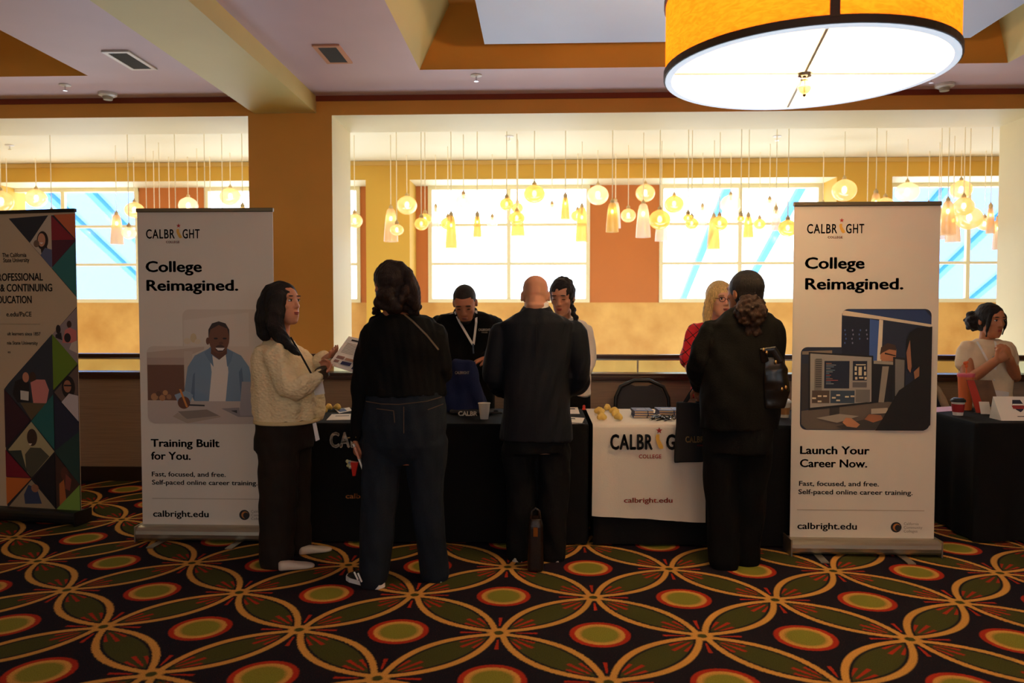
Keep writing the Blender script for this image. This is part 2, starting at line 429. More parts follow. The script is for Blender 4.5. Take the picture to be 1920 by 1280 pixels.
for i in range(0, len(ed_), 2): struct('wall_far_lower_pier', B(ed_[i], ed_[i + 1], YB, YB + .1, -2.4, .25), M_FAUX)
for i, (a, b_) in enumerate(added_lowwin):
    root = bpy.data.objects.new('window_%d' % (i + 9), None); COL.objects.link(root); root.location = ((a + b_) / 2, YB, -2.4); root['kind'] = 'structure'; o = root.location.copy()
    MB().box(a, a + .05, YB + .02, YB + .07, -2.4, .25).box(b_ - .05, b_, YB + .02, YB + .07, -2.4, .25).box(a + .05, b_ - .05, YB + .02, YB + .07, -2.4, -2.35).box(a + .05, b_ - .05, YB + .02, YB + .07, .2, .25).build('window_frame', M_FRAME, root, origin=o)
    MB().box(a + .05, b_ - .05, YB + .04, YB + .046, -2.35, .2).build('pane', M_PANE, root, origin=o)
    portal((a + b_) / 2, YB + .14, -1.07, b_ - a, 2.65, -1)
wins = []
for (a, b_) in ((-22, 262), (385, 676), (803, 1106), (1236, 1540), (1664, 1968)):
    wins.append((PY(a, 450, YB).x, PY(b_, 450, YB).x))
edges = [-9.0] + [e for wn in wins for e in wn] + [9.0]
for i in range(0, len(edges), 2):
    struct('wall_far_infill', B(edges[i], edges[i + 1], YB, YB + .1, ZS, ZN), M_PIER)
for i, (x0, x1) in enumerate(wins):
    root = bpy.data.objects.new('window_%d' % (i + 1), None); COL.objects.link(root); root.location = ((x0 + x1) / 2, YB, ZS); root['kind'] = 'structure'
    o = root.location.copy(); fw = .05; xm = (x0 + x1) / 2; H3 = (ZN - ZS) / 3
    mb = MB().box(x0, x0 + fw, YB - .02, YB + .05, ZS, ZN).box(x1 - fw, x1, YB - .02, YB + .05, ZS, ZN).box(x0, x1, YB - .025, YB + .05, ZS, ZS + fw).box(x0, x1, YB - .022, YB + .05, ZN - fw, ZN)
    mb.build('window_frame', M_FRAME, root, origin=o)
    MB().box(xm - .025, xm + .025, YB - .01, YB + .04, ZS + fw, ZN - fw).build('mullion', M_FRAME, root, origin=o)
    for k in (1, 2):
        MB().box(x0 + fw, x1 - fw, YB - .005, YB + .035, ZS + k * H3 - .018, ZS + k * H3 + .018).build('muntin', M_FRAME, root, origin=o)
    for k in range(3):
        for a, b_ in ((x0 + fw, xm - .025), (xm + .025, x1 - fw)):
            MB().box(a, b_, YB + .01, YB + .016, ZS + k * H3 + .018, ZS + (k + 1) * H3 - .018).build('pane', M_PANE, root, origin=o)
    portal(xm, YB + .12, (ZS + ZN) / 2, x1 - x0, ZN - ZS, -1)

# ---- walls behind and beside the camera (the rest of the room)
struct('wall_left', B(XL - .1, XL, YBACK, 10.4, -3, ZC + .2), M_YELLOW)
struct('wall_right', B(XR, XR + .1, YBACK, 10.4, -3, ZC + .2), M_YELLOW)
bw = [(-6.3, -2.4), (-1.95, 1.95), (2.4, 6.3)]
mb = MB().box(XL, XR, YBACK - .1, YBACK, 0, 1.0).box(XL, XR, YBACK - .1, YBACK, 3.1, ZC + .2)
ed = [XL] + [e for q in bw for e in q] + [XR]
for i in range(0, len(ed), 2): mb.box(ed[i], ed[i + 1], YBACK - .1, YBACK, 1.0, 3.1)
struct('wall_back', mb, M_YELLOW)
for k, (a, b_) in enumerate(bw):
    root = bpy.data.objects.new('window_%d' % (k + 6), None); COL.objects.link(root); root.location = ((a + b_) / 2, YBACK, 1.0); root['kind'] = 'structure'
    o = root.location.copy()
    MB().box(a, a + .05, YBACK - .06, YBACK, 1, 3.1).box(b_ - .05, b_, YBACK - .06, YBACK, 1, 3.1).box(a, b_, YBACK - .06, YBACK, 1, 1.05).box(a, b_, YBACK - .06, YBACK, 3.05, 3.1).build('window_frame', M_FRAME, root, origin=o)
    MB().box(a + .05, b_ - .05, YBACK - .05, YBACK - .044, 1.05, 3.05).build('pane', glassy('tinted_back_glass', (190, 190, 190), .96), root, origin=o)
    portal((a + b_) / 2, YBACK - .15, 2.05, b_ - a, 2.1, 1)

# ---- rafters of the glass roof outside the far windows
M_RAFT = mat('blue_steel', (52, 128, 196), .5)
VPR = Vector((0, math.cos(.42), -math.sin(.42)))
outer = [('first', 1424), ('second', 1587), ('third', 1905), ('fourth', 2096), ('fifth', 2250)]
for k, (x, side) in enumerate(((14, 'leftmost'), (-85, 'left'), (1424, 'mid'), (1587, 'mid'), (1905, 'right'), (2090, 'right'), (2260, 'right'))):
    p0 = PY(x, 200, 12.0); p1 = p0 + VPR * 8.5
    lab = ['blue steel rafter outside, upper diagonal in the window left of the white banners', 'blue steel rafter outside, lower diagonal in the window beside the dark triangle banner',
           'blue rafter slanting behind the left panes of the window above the plaid shirt', 'blue rafter slanting behind the right panes of the window above the curly ponytail',
           'blue rafter crossing the upper panes at the far right window', 'blue rafter crossing the middle panes of the far right window', 'blue rafter at the bottom right pane of the far right window'][k]
    o = MB().beam(p0, p1, .13, .10).build('roof_rafter', M_RAFT, origin=p0); tag(o, lab, 'rafter', 'rafters outside the windows')
M_RGLASS = glassy('blue_roof_glass', (168, 204, 244), .93, frost=.5)
for k, (xa, xb) in enumerate(((-400, 250), (1790, 2700))):
    p0, p1 = PY(xa, 200, 12.05), PY(xb, 200, 12.05)
    V = [p0, p1, p1 + VPR * 8.5, p0 + VPR * 8.5]; V += [q + Vector((0, 0, .012)) for q in V]
    o = MB().add(V, [(0, 1, 2, 3), (7, 6, 5, 4), (0, 4, 5, 1), (1, 5, 6, 2), (2, 6, 7, 3), (3, 7, 4, 0)]).build('roof_glass', M_RGLASS, origin=p0)
    tag(o, ['blue tinted sloping roof glass outside the left windows', 'blue tinted sloping roof glass outside the far right window'][k], 'glass roof')

# ---- ceiling fittings
M_GRILLE = mat('grille_grey', (104, 112, 116), .5)
for nm, quad, lab, fm in (('a', ((189, 95), (240, 94), (296, 127), (246, 129)), 'white framed air vent in the ceiling left of the yellow beam', M_WHITEP),
                          ('b', ((585, 84), (636, 83), (662, 115), (612, 117)), 'air vent with a peach frame in the ceiling right of the yellow beam', mat('peach_frame', (206, 150, 120), .5))):
    c = [PZ(u, v, ZC) for u, v in quad]
    x0 = min(q.x for q in c); x1 = max(q.x for q in c); y0 = min(q.y for q in c); y1 = max(q.y for q in c)
    xm_ = (x0 + x1) / 2; hw = (c[1].x - c[0].x) / 2; xm_ = sum(q.x for q in c) / 4
    t = thing('air_vent', (xm_, (y0 + y1) / 2, ZC), lab, 'vent'); dy = (y1 - y0) / 2
    f = .03
    MB().box(-hw, hw, -dy, -dy + f, -.012, 0).box(-hw, hw, dy - f, dy, -.012, 0).box(-hw, -hw + f, -dy + f, dy - f, -.012, 0).box(hw - f, hw, -dy + f, dy - f, -.012, 0).build('vent_frame', fm, t)
    nsl = 14
    for k in range(nsl):
        yy = -dy + f + (k + .5) * (2 * dy - 2 * f) / nsl
        MB().beam((-hw + f, yy, -.006), (hw - f, yy, -.006), .018, .003, up=(0, .5, 1)).build('slat', M_GRILLE, t)
    MB().box(-hw + f, hw - f, -dy + f, dy - f, -.001, 0).build('backing', mat('vent_dark', (70, 78, 82), .8), t)
def sprinkler(u, v, z, lab):
    p = PZ(u, v, z); t = thing('sprinkler', p, lab, 'sprinkler', 'ceiling sprinklers')
    MB().lathe([(.001, 0), (.045, 0), (.045, -.006), (.02, -.012), (.001, -.012)], n=20, close=False).build('escutcheon', M_WHITEP, t)
    MB().lathe([(.006, -.01), (.006, -.045)], n=10).build('stem', M_CHROME, t)
    MB().lathe([(.018, -.045), (.018, -.049)], n=14).build('deflector', M_CHROME, t)
sprinkler(893, 141, ZC, 'sprinkler on the mauve ceiling above the middle opening')
sprinkler(122, 159, ZC, 'sprinkler on the mauve ceiling at the far left')
sprinkler(955, 255, ZC + .01, 'sprinkler on the cream atrium ceiling above the middle window')
sprinkler(1457, 255, ZC + .01, 'sprinkler on the cream atrium ceiling below the drum lamp')
sprinkler(18, 272, ZC + .01, 'sprinkler on the cream atrium ceiling at the left edge')
sprinkler(1746, 144, ZC, 'sprinkler close to the right rim of the drum lamp')
for u, v, lab in ((202, 175, 'round smoke detector on the ceiling left of the yellow beam'), (1771, 158, 'round smoke detector on the ceiling right of the drum lamp')):
    p = PZ(u, v, ZC); t = thing('smoke_detector', p, lab, 'smoke detector')
    MB().lathe([(.001, 0), (.075, 0), (.072, -.02), (.05, -.03), (.001, -.03)], n=24, close=False).build('base', M_WHITEP, t)
    MB().lathe([(.001, -.03), (.042, -.03), (.036, -.055), (.001, -.058)], n=20, close=False).build('sensor', mat('detector_beige', (180, 172, 150), .5), t)

# ---- big drum pendants (one in view; the second is unseen, added for its light)
def shade_mat():
    m = bpy.data.materials.new('orange_paper_shade'); m.use_nodes = True; nt = m.node_tree; nt.nodes.clear()
    o = nt.nodes.new('ShaderNodeOutputMaterial'); tl = nt.nodes.new('ShaderNodeBsdfTranslucent'); em = nt.nodes.new('ShaderNodeEmission'); df = nt.nodes.new('ShaderNodeBsdfDiffuse')
    tc = nt.nodes.new('ShaderNodeTexCoord'); n = nt.nodes.new('ShaderNodeTexNoise'); n.inputs['Scale'].default_value = 16; n.inputs['Detail'].default_value = 8; n.inputs['Distortion'].default_value = 1.5
    mp = nt.nodes.new('ShaderNodeMapping'); mp.inputs['Scale'].default_value = (1, 1, 3)
    nt.links.new(tc.outputs['Object'], mp.inputs[0]); nt.links.new(mp.outputs[0], n.inputs['Vector'])
    r = nt.nodes.new('ShaderNodeValToRGB'); r.color_ramp.elements[0].position = .36; r.color_ramp.elements[1].position = .62
    r.color_ramp.elements[0].color = (lin(240), lin(112), lin(20), 1); r.color_ramp.elements[1].color = (lin(246), lin(130), lin(28), 1)
    nt.links.new(n.outputs['Fac'], r.inputs[0])
    for q in (tl, em, df): nt.links.new(r.outputs[0], q.inputs[0])
    em.inputs[1].default_value = SHADE_E
    mx = nt.nodes.new('ShaderNodeMixShader'); mx.inputs[0].default_value = .42; nt.links.new(df.outputs[0], mx.inputs[1]); nt.links.new(tl.outputs[0], mx.inputs[2])
    ad = nt.nodes.new('ShaderNodeAddShader'); nt.links.new(mx.outputs[0], ad.inputs[0]); nt.links.new(em.outputs[0], ad.inputs[1]); nt.links.new(ad.outputs[0], o.inputs[0])
    return m
def diff_mat():
    m = bpy.data.materials.new('lamp_diffuser'); m.use_nodes = True; nt = m.node_tree; nt.nodes.clear()
    o = nt.nodes.new('ShaderNodeOutputMaterial'); tl = nt.nodes.new('ShaderNodeBsdfTranslucent'); em = nt.nodes.new('ShaderNodeEmission'); gl = nt.nodes.new('ShaderNodeBsdfGlossy'); gl.inputs['Roughness'].default_value = .15
    tl.inputs[0].default_value = (1, .9, .62, 1); em.inputs[0].default_value = (1, .80, .42, 1); em.inputs[1].default_value = DIFF_E
    mx = nt.nodes.new('ShaderNodeMixShader'); mx.inputs[0].default_value = .06; nt.links.new(tl.outputs[0], mx.inputs[1]); nt.links.new(gl.outputs[0], mx.inputs[2])
    ad = nt.nodes.new('ShaderNodeAddShader'); nt.links.new(mx.outputs[0], ad.inputs[0]); nt.links.new(em.outputs[0], ad.inputs[1]); nt.links.new(ad.outputs[0], o.inputs[0])
    return m
M_SHADE, M_DIFF = shade_mat(), diff_mat()
M_SEAM = mat('lamp_bronze', (58, 40, 22), .5); M_RING = mat('lamp_ring_white', (236, 232, 220), .4); M_AMBER = glassy('amber_ball', (236, 222, 190), .6)
def drum(cx, cy, zb, r, h, ztop, seam, lab):
    t = thing('drum_pendant', (cx, cy, zb), lab, 'lamp')
    def ringp(nm, r0, r1, z0, z1, m, n=72):
        MB().lathe([(r0, z0), (r1, z0), (r1, z1), (r0, z1), (r0, z0)], n=n, close=False).build(nm, m, t, smooth=False)
    me = MB().lathe([(r - .004, .028), (r - .004, h - .02)], n=96, close=False).me('lamp_shade'); link('lamp_shade', me, M_SHADE, t, True)
    ringp('bottom_band', r - .008, r + .004, -.004, .028, M_SEAM); ringp('top_band', r - .008, r + .004, h - .022, h, M_SEAM)
    ringp('trim_ring', r - .032, r - .004, -.010, .004, emis('lamp_ring_glow', (214, 232, 250), .75))  # emission added to brighten the ring, which is unlit from below
    MB().lathe([(.001, .0), (r - .01, .0)], n=72, close=False).build('diffuser', M_DIFF, t)
    for a in (seam, seam + PI):
        MB().beam((math.cos(a) * r, math.sin(a) * r, .02), (math.cos(a) * r, math.sin(a) * r, h), .035, .012, up=(math.cos(a), math.sin(a), 0)).build('shade_seam', M_SEAM, t)
    for a in (.03, PI / 2 - .18):
        MB().beam((math.cos(a) * (r - .02), math.sin(a) * (r - .02), -.004), (-math.cos(a) * (r - .02), -math.sin(a) * (r - .02), -.004), .012, .006).build('diffuser_rib', M_RING, t)
    MB().lathe([(.034, -.004), (.03, -.018), (.008, -.026), (.008, -.03)], n=20).build('finial_cup', M_CHROME, t)
    V, F = ell((0, 0, -.062), (.03, .03, .034)); MB().add(V, F).build('finial_ball', M_AMBER, t, smooth=True)
    MB().lathe([(.004, -.03), (.004, -.094), (.009, -.098), (.004, -.106)], n=10).build('finial_pin', M_CHROME, t)
    MB().lathe([(.012, 0), (.012, ztop - zb - .02)], n=12).build('stem', M_SEAM, t)
    MB().lathe([(.001, ztop - zb), (.07, ztop - zb), (.06, ztop - zb - .03), (.001, ztop - zb - .03)], n=20, close=False).build('canopy', M_SEAM, t)
    for k in range(3):
        a = k * 2.1 + 2.6; p = (math.cos(a) * .16, math.sin(a) * .16, .13)
        V, F = ell(p, (.03, .03, .045)); bo = MB().add(V, F).build('bulb', emis('drum_bulb', (255, 226, 180), 4), t, smooth=True); bo.visible_shadow = True
        l = bpy.data.lights.new('drum_bulb_light', 'POINT'); l.energy = DRUM_W; l.color = (1, .74, .42); l.shadow_soft_size = .05
        lo = bpy.data.objects.new('drum_bulb_light', l); COL.objects.link(lo); lo.parent = t; lo.location = (p[0], p[1], .21)
    return t
dc = PY(1500, 136, 3.55)
drum(dc.x + .02, 3.55, dc.z, .61, .34, ZPAN, -1.72, 'large orange drum lamp with white diffuser hanging at the upper right')
drum(dc.x + .02, -1.4, dc.z, .61, .34, ZC, -1.5, 'added unseen drum lamp behind the camera, for fill light')  # extra lamp out of view, added to light the near side

# ---- glass pendants over the atrium
M_CORD = mat('pendant_cord', (244, 232, 200), .6); M_CAP = mat('pendant_cap', (206, 184, 138), .5, metal=.0); M_BULB = emis('pendant_bulb', (255, 214, 140), BULB_E)
M_GL = [glassy('amber_glass', (252, 224, 186), .40, frost=.8, rough=.1), glassy('honey_glass', (250, 222, 150), .40, frost=.8, rough=.1), glassy('frosted_glass', (252, 240, 224), .40, frost=.8, rough=.1)]
GN = ['amber', 'honey', 'frosted']
G = [  # globes: x, y, r, tint   (pixels)
 (2, 378, 22, 0), (68, 372, 19, 0), (252, 394, 18, 0), (242, 437, 13, 2), (353, 386, 18, 2), (432, 369, 20, 0), (455, 396, 9, 0), (14, 409, 13, 0), (97, 408, 13, 0),
 (275, 418, 13, 0), (300, 432, 15, 2), (330, 441, 13, 0), (318, 425, 12, 1), (371, 436, 14, 0), (395, 428, 13, 2), (418, 441, 13, 0),
 (665, 414, 15, 0), (763, 385, 19, 0), (744, 431, 13, 0), (790, 420, 13, 1), (797, 411, 12, 1), (840, 419, 14, 1), (869, 378, 15, 2), (923, 417, 11, 2), (950, 383, 13, 1), (970, 390, 11, 1), (969, 409, 15, 1), (1002, 364, 20, 1), (1035, 393, 12, 2), (1083, 405, 13, 1),
 (1121, 366, 20, 2), (1178, 404, 14, 0), (1210, 362, 18, 0), (1237, 412, 20, 1), (1264, 383, 18, 1), (1290, 409, 9, 1), (1297, 419, 12, 1), (1370, 383, 19, 2), (1349, 419, 15, 1), (1424, 420, 11, 1), (1443, 386, 14, 2), (1477, 428, 17, 1), (1389, 410, 7, 1),
 (1583, 357, 22, 0), (1660, 384, 15, 0), (1701, 360, 21, 2), (1741, 394, 13, 0), (1626, 396, 12, 0), (1543, 394, 13, 0), (1802, 356, 19, 0), (1807, 387, 18, 0), (1817, 409, 23, 0), (1760, 402, 14, 0), (1846, 420, 13, 0)]
Cn = [  # cones: x, ytop, ybottom, width, tint
 (219, 402, 458, 24, 0), (290, 405, 462, 22, 0), (385, 404, 455, 20, 2), (733, 391, 453, 27, 0), (817, 388, 426, 14, 2), (846, 404, 465, 22, 1), (895, 404, 444, 16, 1), (971, 400, 442, 26, 1), (1060, 369, 411, 17, 1), (1091, 388, 453, 24, 1),
 (1148, 380, 435, 24, 1), (1154, 378, 428, 20, 2), (1206, 382, 445, 28, 2), (1240, 402, 452, 24, 2), (1317, 387, 420, 16, 2), (1338, 406, 467, 24, 1), (1403, 405, 445, 19, 1), (1455, 392, 432, 18, 2),
 (1642, 362, 420, 22, 0), (1777, 377, 440, 28, 0), (1787, 396, 454, 26, 0), (1857, 388, 438, 15, 0), (1871, 411, 468, 18, 0), (1763, 400, 449, 20, 2)]
ordn = ['first', 'second', 'third', 'fourth', 'fifth', 'sixth', 'seventh', 'eighth', 'ninth', 'tenth', 'eleventh', 'twelfth', 'thirteenth', 'fourteenth', 'fifteenth', 'sixteenth', 'seventeenth', 'eighteenth', 'nineteenth', 'twentieth'] + ['%dth' % k for k in (21, 22, 23, 24, 25, 26, 27, 28, 29, 30, 31, 32, 33, 34, 35, 36, 37, 38, 39, 40)]
def bay(x): return 'left opening' if x < 540 else ('middle opening' if x < 1560 else 'right part')
def bayname(x): return 'left of ochre pillar' if x < 540 else ('right of ochre pillar' if x < 1490 else 'around the rightmost banner')
zt = ZC + .01
items = [('globe',) + g for g in G] + [('cone',) + c for c in Cn]
rank = {}
for kind in ('globe', 'cone'):
    for side in set(bayname(i[1]) for i in items):
        for k, it in enumerate(sorted([i for i in items if i[0] == kind and bayname(i[1]) == side], key=lambda i: i[1])): rank[it] = k
used = []
for it in items:
    kind, x, y = it[0], it[1], it[2]
    if kind == 'globe':
        r, ti = it[3], it[4]; R0 = .125 if r >= 18 else .085
        Y = min(9.35, max(7.75, FPX * R0 / r))
    else:
        yb, wd, ti = it[3], it[4], it[5]; Y = min(9.35, max(7.75, FPX * .15 / wd * .95)); 
    for q in range(12):
        bad = False
        for (ux, uy, uY, ur) in used:
            if abs(PY(x, y, Y).x - ux) < .22 and abs(Y - uY) < .26: bad = True
        if not bad: break
        Y = 7.75 + ((Y - 7.75 + .27) % 1.7)
    used.append((PY(x, y, Y).x, y, Y, 0))
    side = bayname(x); k = rank[it]
    lab = '%s %s pendant, %s %s from left, %s' % (GN[ti], 'globe' if kind == 'globe' else 'tall bell', ordn[k], 'globe' if kind == 'globe' else 'bell', side)
    if kind == 'globe':
        c = PY(x, y, Y); R = r * Y / FPX; t = thing('globe_pendant', c, lab, 'pendant lamp', 'glass globe pendants')
        fl = .9 if (x % 3) else .82
        prof = [(R * .26, R * fl)] + [(R * math.cos(a), R * fl * math.sin(a)) for a in [1.2 - .26 * k for k in range(11)]]
        prof = [(p[0] if p[0] > 0 else .001, p[1]) for p in prof]
        top = R * fl; bz = 0.05 * R
    else:
        a = PY(x, y, Y); b2 = PY(x, yb, Y); hgt = a.z - b2.z; c = (a + b2) / 2; R = wd / 2 * Y / FPX
        t = thing('bell_pendant', c, lab, 'pendant lamp', 'glass bell pendants')
        prof = [(R * .34, hgt / 2), (R * .55, hgt * .44), (R * .70, hgt * .28), (R * .84, 0), (R * .94, -hgt * .25), (R, -hgt / 2)]
        top = hgt / 2; bz = hgt * .2
    me = MB().lathe(prof, n=24, close=False).me('glass_shade'); link('glass_shade', me, M_GL[ti], t, True)
    MB().lathe([(.021, top - .008), (.021, top + .022), (.010, top + .034), (.006, top + .045)], n=14).build('cap', M_CAP, t)
    bl_ = min(.03, R * .22)
    V, F = ell((0, 0, bz), (bl_, bl_, bl_ * 1.5), n=10); MB().add(V, F).build('bulb', M_BULB, t, smooth=True)
    MB().lathe([(.010, bz + bl_ * 1.4), (.010, top)], n=8).build('socket', M_CAP, t)
    MB().lathe([(.0045, top + .04), (.0045, zt - c.z)], n=6).build('cord', M_CORD, t)

# ================================================================== FURNITURE AND TABLE THINGS
TZ = .74
def folding_table(x0, x1, y0, y1, lab):
    t = thing('folding_table', ((x0 + x1) / 2, (y0 + y1) / 2, 0), lab, 'table'); hx, hy = (x1 - x0) / 2 - .01, (y1 - y0) / 2 - .01
    MB().box(-hx, hx, -hy, hy, TZ - .05, TZ - .012).build('tabletop', M_WHITEP, t)
    for sx in (-1, 1):
        for sy in (-1, 1):
            V, F = tube([(sx * (hx - .2), sy * (hy - .1), .01), (sx * (hx - .2), sy * (hy - .1), TZ - .05)], [.014, .014], ref=(1, 0, 0), n=10, round_ends=False); MB().add(V, F).build('leg', M_ALU, t)
def cloth(x0, x1, y0, y1, lab, seed, amp=.006):
    """box cloth with softly waved skirt"""
    g = np.random.default_rng(seed); V = []; F = []
    nx, ny = 60, 24
    per = [(x0 + (x1 - x0) * i / nx, y0) for i in range(nx)] + [(x1, y0 + (y1 - y0) * i / ny) for i in range(ny)] + [(x1 - (x1 - x0) * i / nx, y1) for i in range(nx)] + [(x0, y1 - (y1 - y0) * i / ny) for i in range(ny)]
    cx, cy = (x0 + x1) / 2, (y0 + y1) / 2; n = len(per); ph = g.uniform(0, 6, 4)
    zs = [TZ, TZ - .006, TZ - .03, .62, .5, .38, .26, .14, .012]
    for k, z in enumerate(zs):
        for i, (x, y) in enumerate(per):
            dx = 1 if x >= x1 - 1e-6 else (-1 if x <= x0 + 1e-6 else 0); dy = 1 if y >= y1 - 1e-6 else (-1 if y <= y0 + 1e-6 else 0)
            o = (-.006 if k == 0 else 0); f = max(0, (TZ - z) / TZ)
            o += f * (amp * (math.sin(i * .55 + ph[0]) + .6 * math.sin(i * 1.13 + ph[1])) + .004)
            V.append((x + dx * o, y + dy * o, z))
    for k in range(len(zs) - 1):
        for i in range(n): F.append((k * n + i, (k + 1) * n + i, (k + 1) * n + (i + 1) % n, k * n + (i + 1) % n))
    F.append(tuple(range(n)))
    me = mesh('tablecloth', V, F); o = link('tablecloth', me, M_BLACKCLOTH, None, True, origin=(cx, cy, 0)); me.polygons[len(F) - 1].use_smooth = False
    return tag(o, lab, 'tablecloth')
TY0, TY1 = 4.71, 5.47
TX = (-1.52, .285, 2.09)
folding_table(TX[0], TX[1], TY0, TY1, 'folding table under the black cloth behind the woman in jeans')
folding_table(TX[1] + .05, TX[2] - .01, TY0, TY1, 'folding table under the black cloth carrying the white runner')
tc1 = cloth(TX[0], TX[1], TY0, TY1, 'black printed tablecloth on the table behind the woman in jeans', 1)
cloth(TX[1] + .04, TX[2], TY0, TY1, 'black tablecloth under the white printed runner', 2)
T3 = (2.66, 4.5, 4.86, 5.62)
folding_table(T3[0], T3[1], T3[2], T3[3], 'folding table under the black cloth at the right edge')
cloth(T3[0], T3[1], T3[2], T3[3], 'black tablecloth on the table at the right edge', 3, .012)

M_INK = mat('ink_black', (26, 27, 26), .6); M_INKW = mat('print_white', (196, 184, 168), .7); M_RED = mat('print_red', (176, 44, 34), .6); M_GOLD = mat('print_gold', (226, 172, 66), .6); M_ORANGE = mat('print_orange', (206, 120, 50), .6)
CALI = [(.12, 1), (.5, 1), (.5, .68), (.95, .22), (.98, .05), (.62, 0), (.4, .12), (.12, .5), (.02, .8)]
STAR = [(math.sin(k * PI / 5) * (1 if k % 2 == 0 else .42), math.cos(k * PI / 5) * (1 if k % 2 == 0 else .42)) for k in range(10)]
def flat_poly(name, pts, parent, to3, m):
    me = mesh(name, [to3(u, v) for u, v in pts], [tuple(range(len(pts)))]); return link(name, me, m, parent)
def calbright(parent, to3, x, base, cap, w1, gx, gw, ix, iw, starc, starr, ink, college=None, bold=.03):
    text_plane('logo_letters', 'CALBR', parent, to3, x, base, w1, cap, ink, bold, 1.12)
    text_plane('logo_letters', 'GHT', parent, to3, gx, base, gw, cap, ink, bold, 1.12)
    flat_poly('logo_state_shape', [(ix + a * iw, base - b * cap * 1.04) for a, b in CALI], parent, to3, M_GOLD)
    flat_poly('logo_star', [(starc[0] + a * starr, starc[1] - b * starr) for a, b in STAR], parent, to3, M_RED)
    if college: text_plane('logo_subtitle', 'COLLEGE', parent, to3, *college, .02, 1.1)
# print on the black cloth
def on_front(Y):
    def f(u, v):
        p = PY(u, v, Y); return p - Vector(tc1.location)
    return f
tf = on_front(TY0 - .016)
calbright(tc1, tf, 618, 838, 27, 86, 722, 54, 706, 14, (712, 806), 7, M_INKW, (672, 858, 48, 7, M_RED))
text_plane('web_address', 'calbright.edu', tc1, tf, 648, 934, 92, 9, M_ORANGE)

# white runner draped over the second table
def runner():
    c0, c1 = PZ(1112, 797, TZ).x, PZ(1322, 797, TZ).x
    prof = []   # (y, z)
    for k in range(9): prof.append((TY1 - .02 - (TY1 - TY0 - .02) * k / 8, TZ + .004))
    prof += [(TY0 - .012, TZ - .001), (TY0 - .017, TZ - .02)]
    for k in range(1, 13): prof.append((TY0 - .019, TZ - .02 - (TZ - .02 - .19) * k / 12))
    nx = 28; V = []; F = []
    for j, (y, z) in enumerate(prof):
        for i in range(nx + 1):
            u = i / nx; f = max(0, j - 10) / 12
            yy = y - f * (.006 * math.sin(u * 9 + .5) + .004 * math.sin(u * 23) + .008); zz = z - f * .035 * u * (1 if j == len(prof) - 1 else f)
            if abs(u - .74) < .02 and j > 9: yy -= .006
            V.append((c0 + (c1 - c0) * u + f * .01 * (u - .5), yy, zz))
    W = nx + 1
    for j in range(len(prof) - 1):
        for i in range(nx): F.append((j * W + i, j * W + i + 1, (j + 1) * W + i + 1, (j + 1) * W + i))
    n = len(V); V += [(a, b + (.0025 if j > 9 * W else 0), c - (.0025 if j <= 9 * W else 0)) for j, (a, b, c) in enumerate(V)]
    F += [tuple(q + n for q in reversed(f)) for f in F]
    me = mesh('table_runner', V, F); o = link('table_runner', me, M_RUNNER, None, True, origin=((c0 + c1) / 2, TY0, TZ))
    return tag(o, 'white printed runner hanging over the front of the black table', 'table runner')
run = runner()
def rf(u, v): return PY(u, v, TY0 - .043) - Vector(run.location)
calbright(run, rf, 1144, 842, 27, 80, 1249, 56, 1229, 15, (1236, 807), 6.5, M_INK, (1198, 859, 42, 7, M_RED))
text_plane('web_address', 'calbright.edu', run, rf, 1170, 942, 91, 9, M_RED)

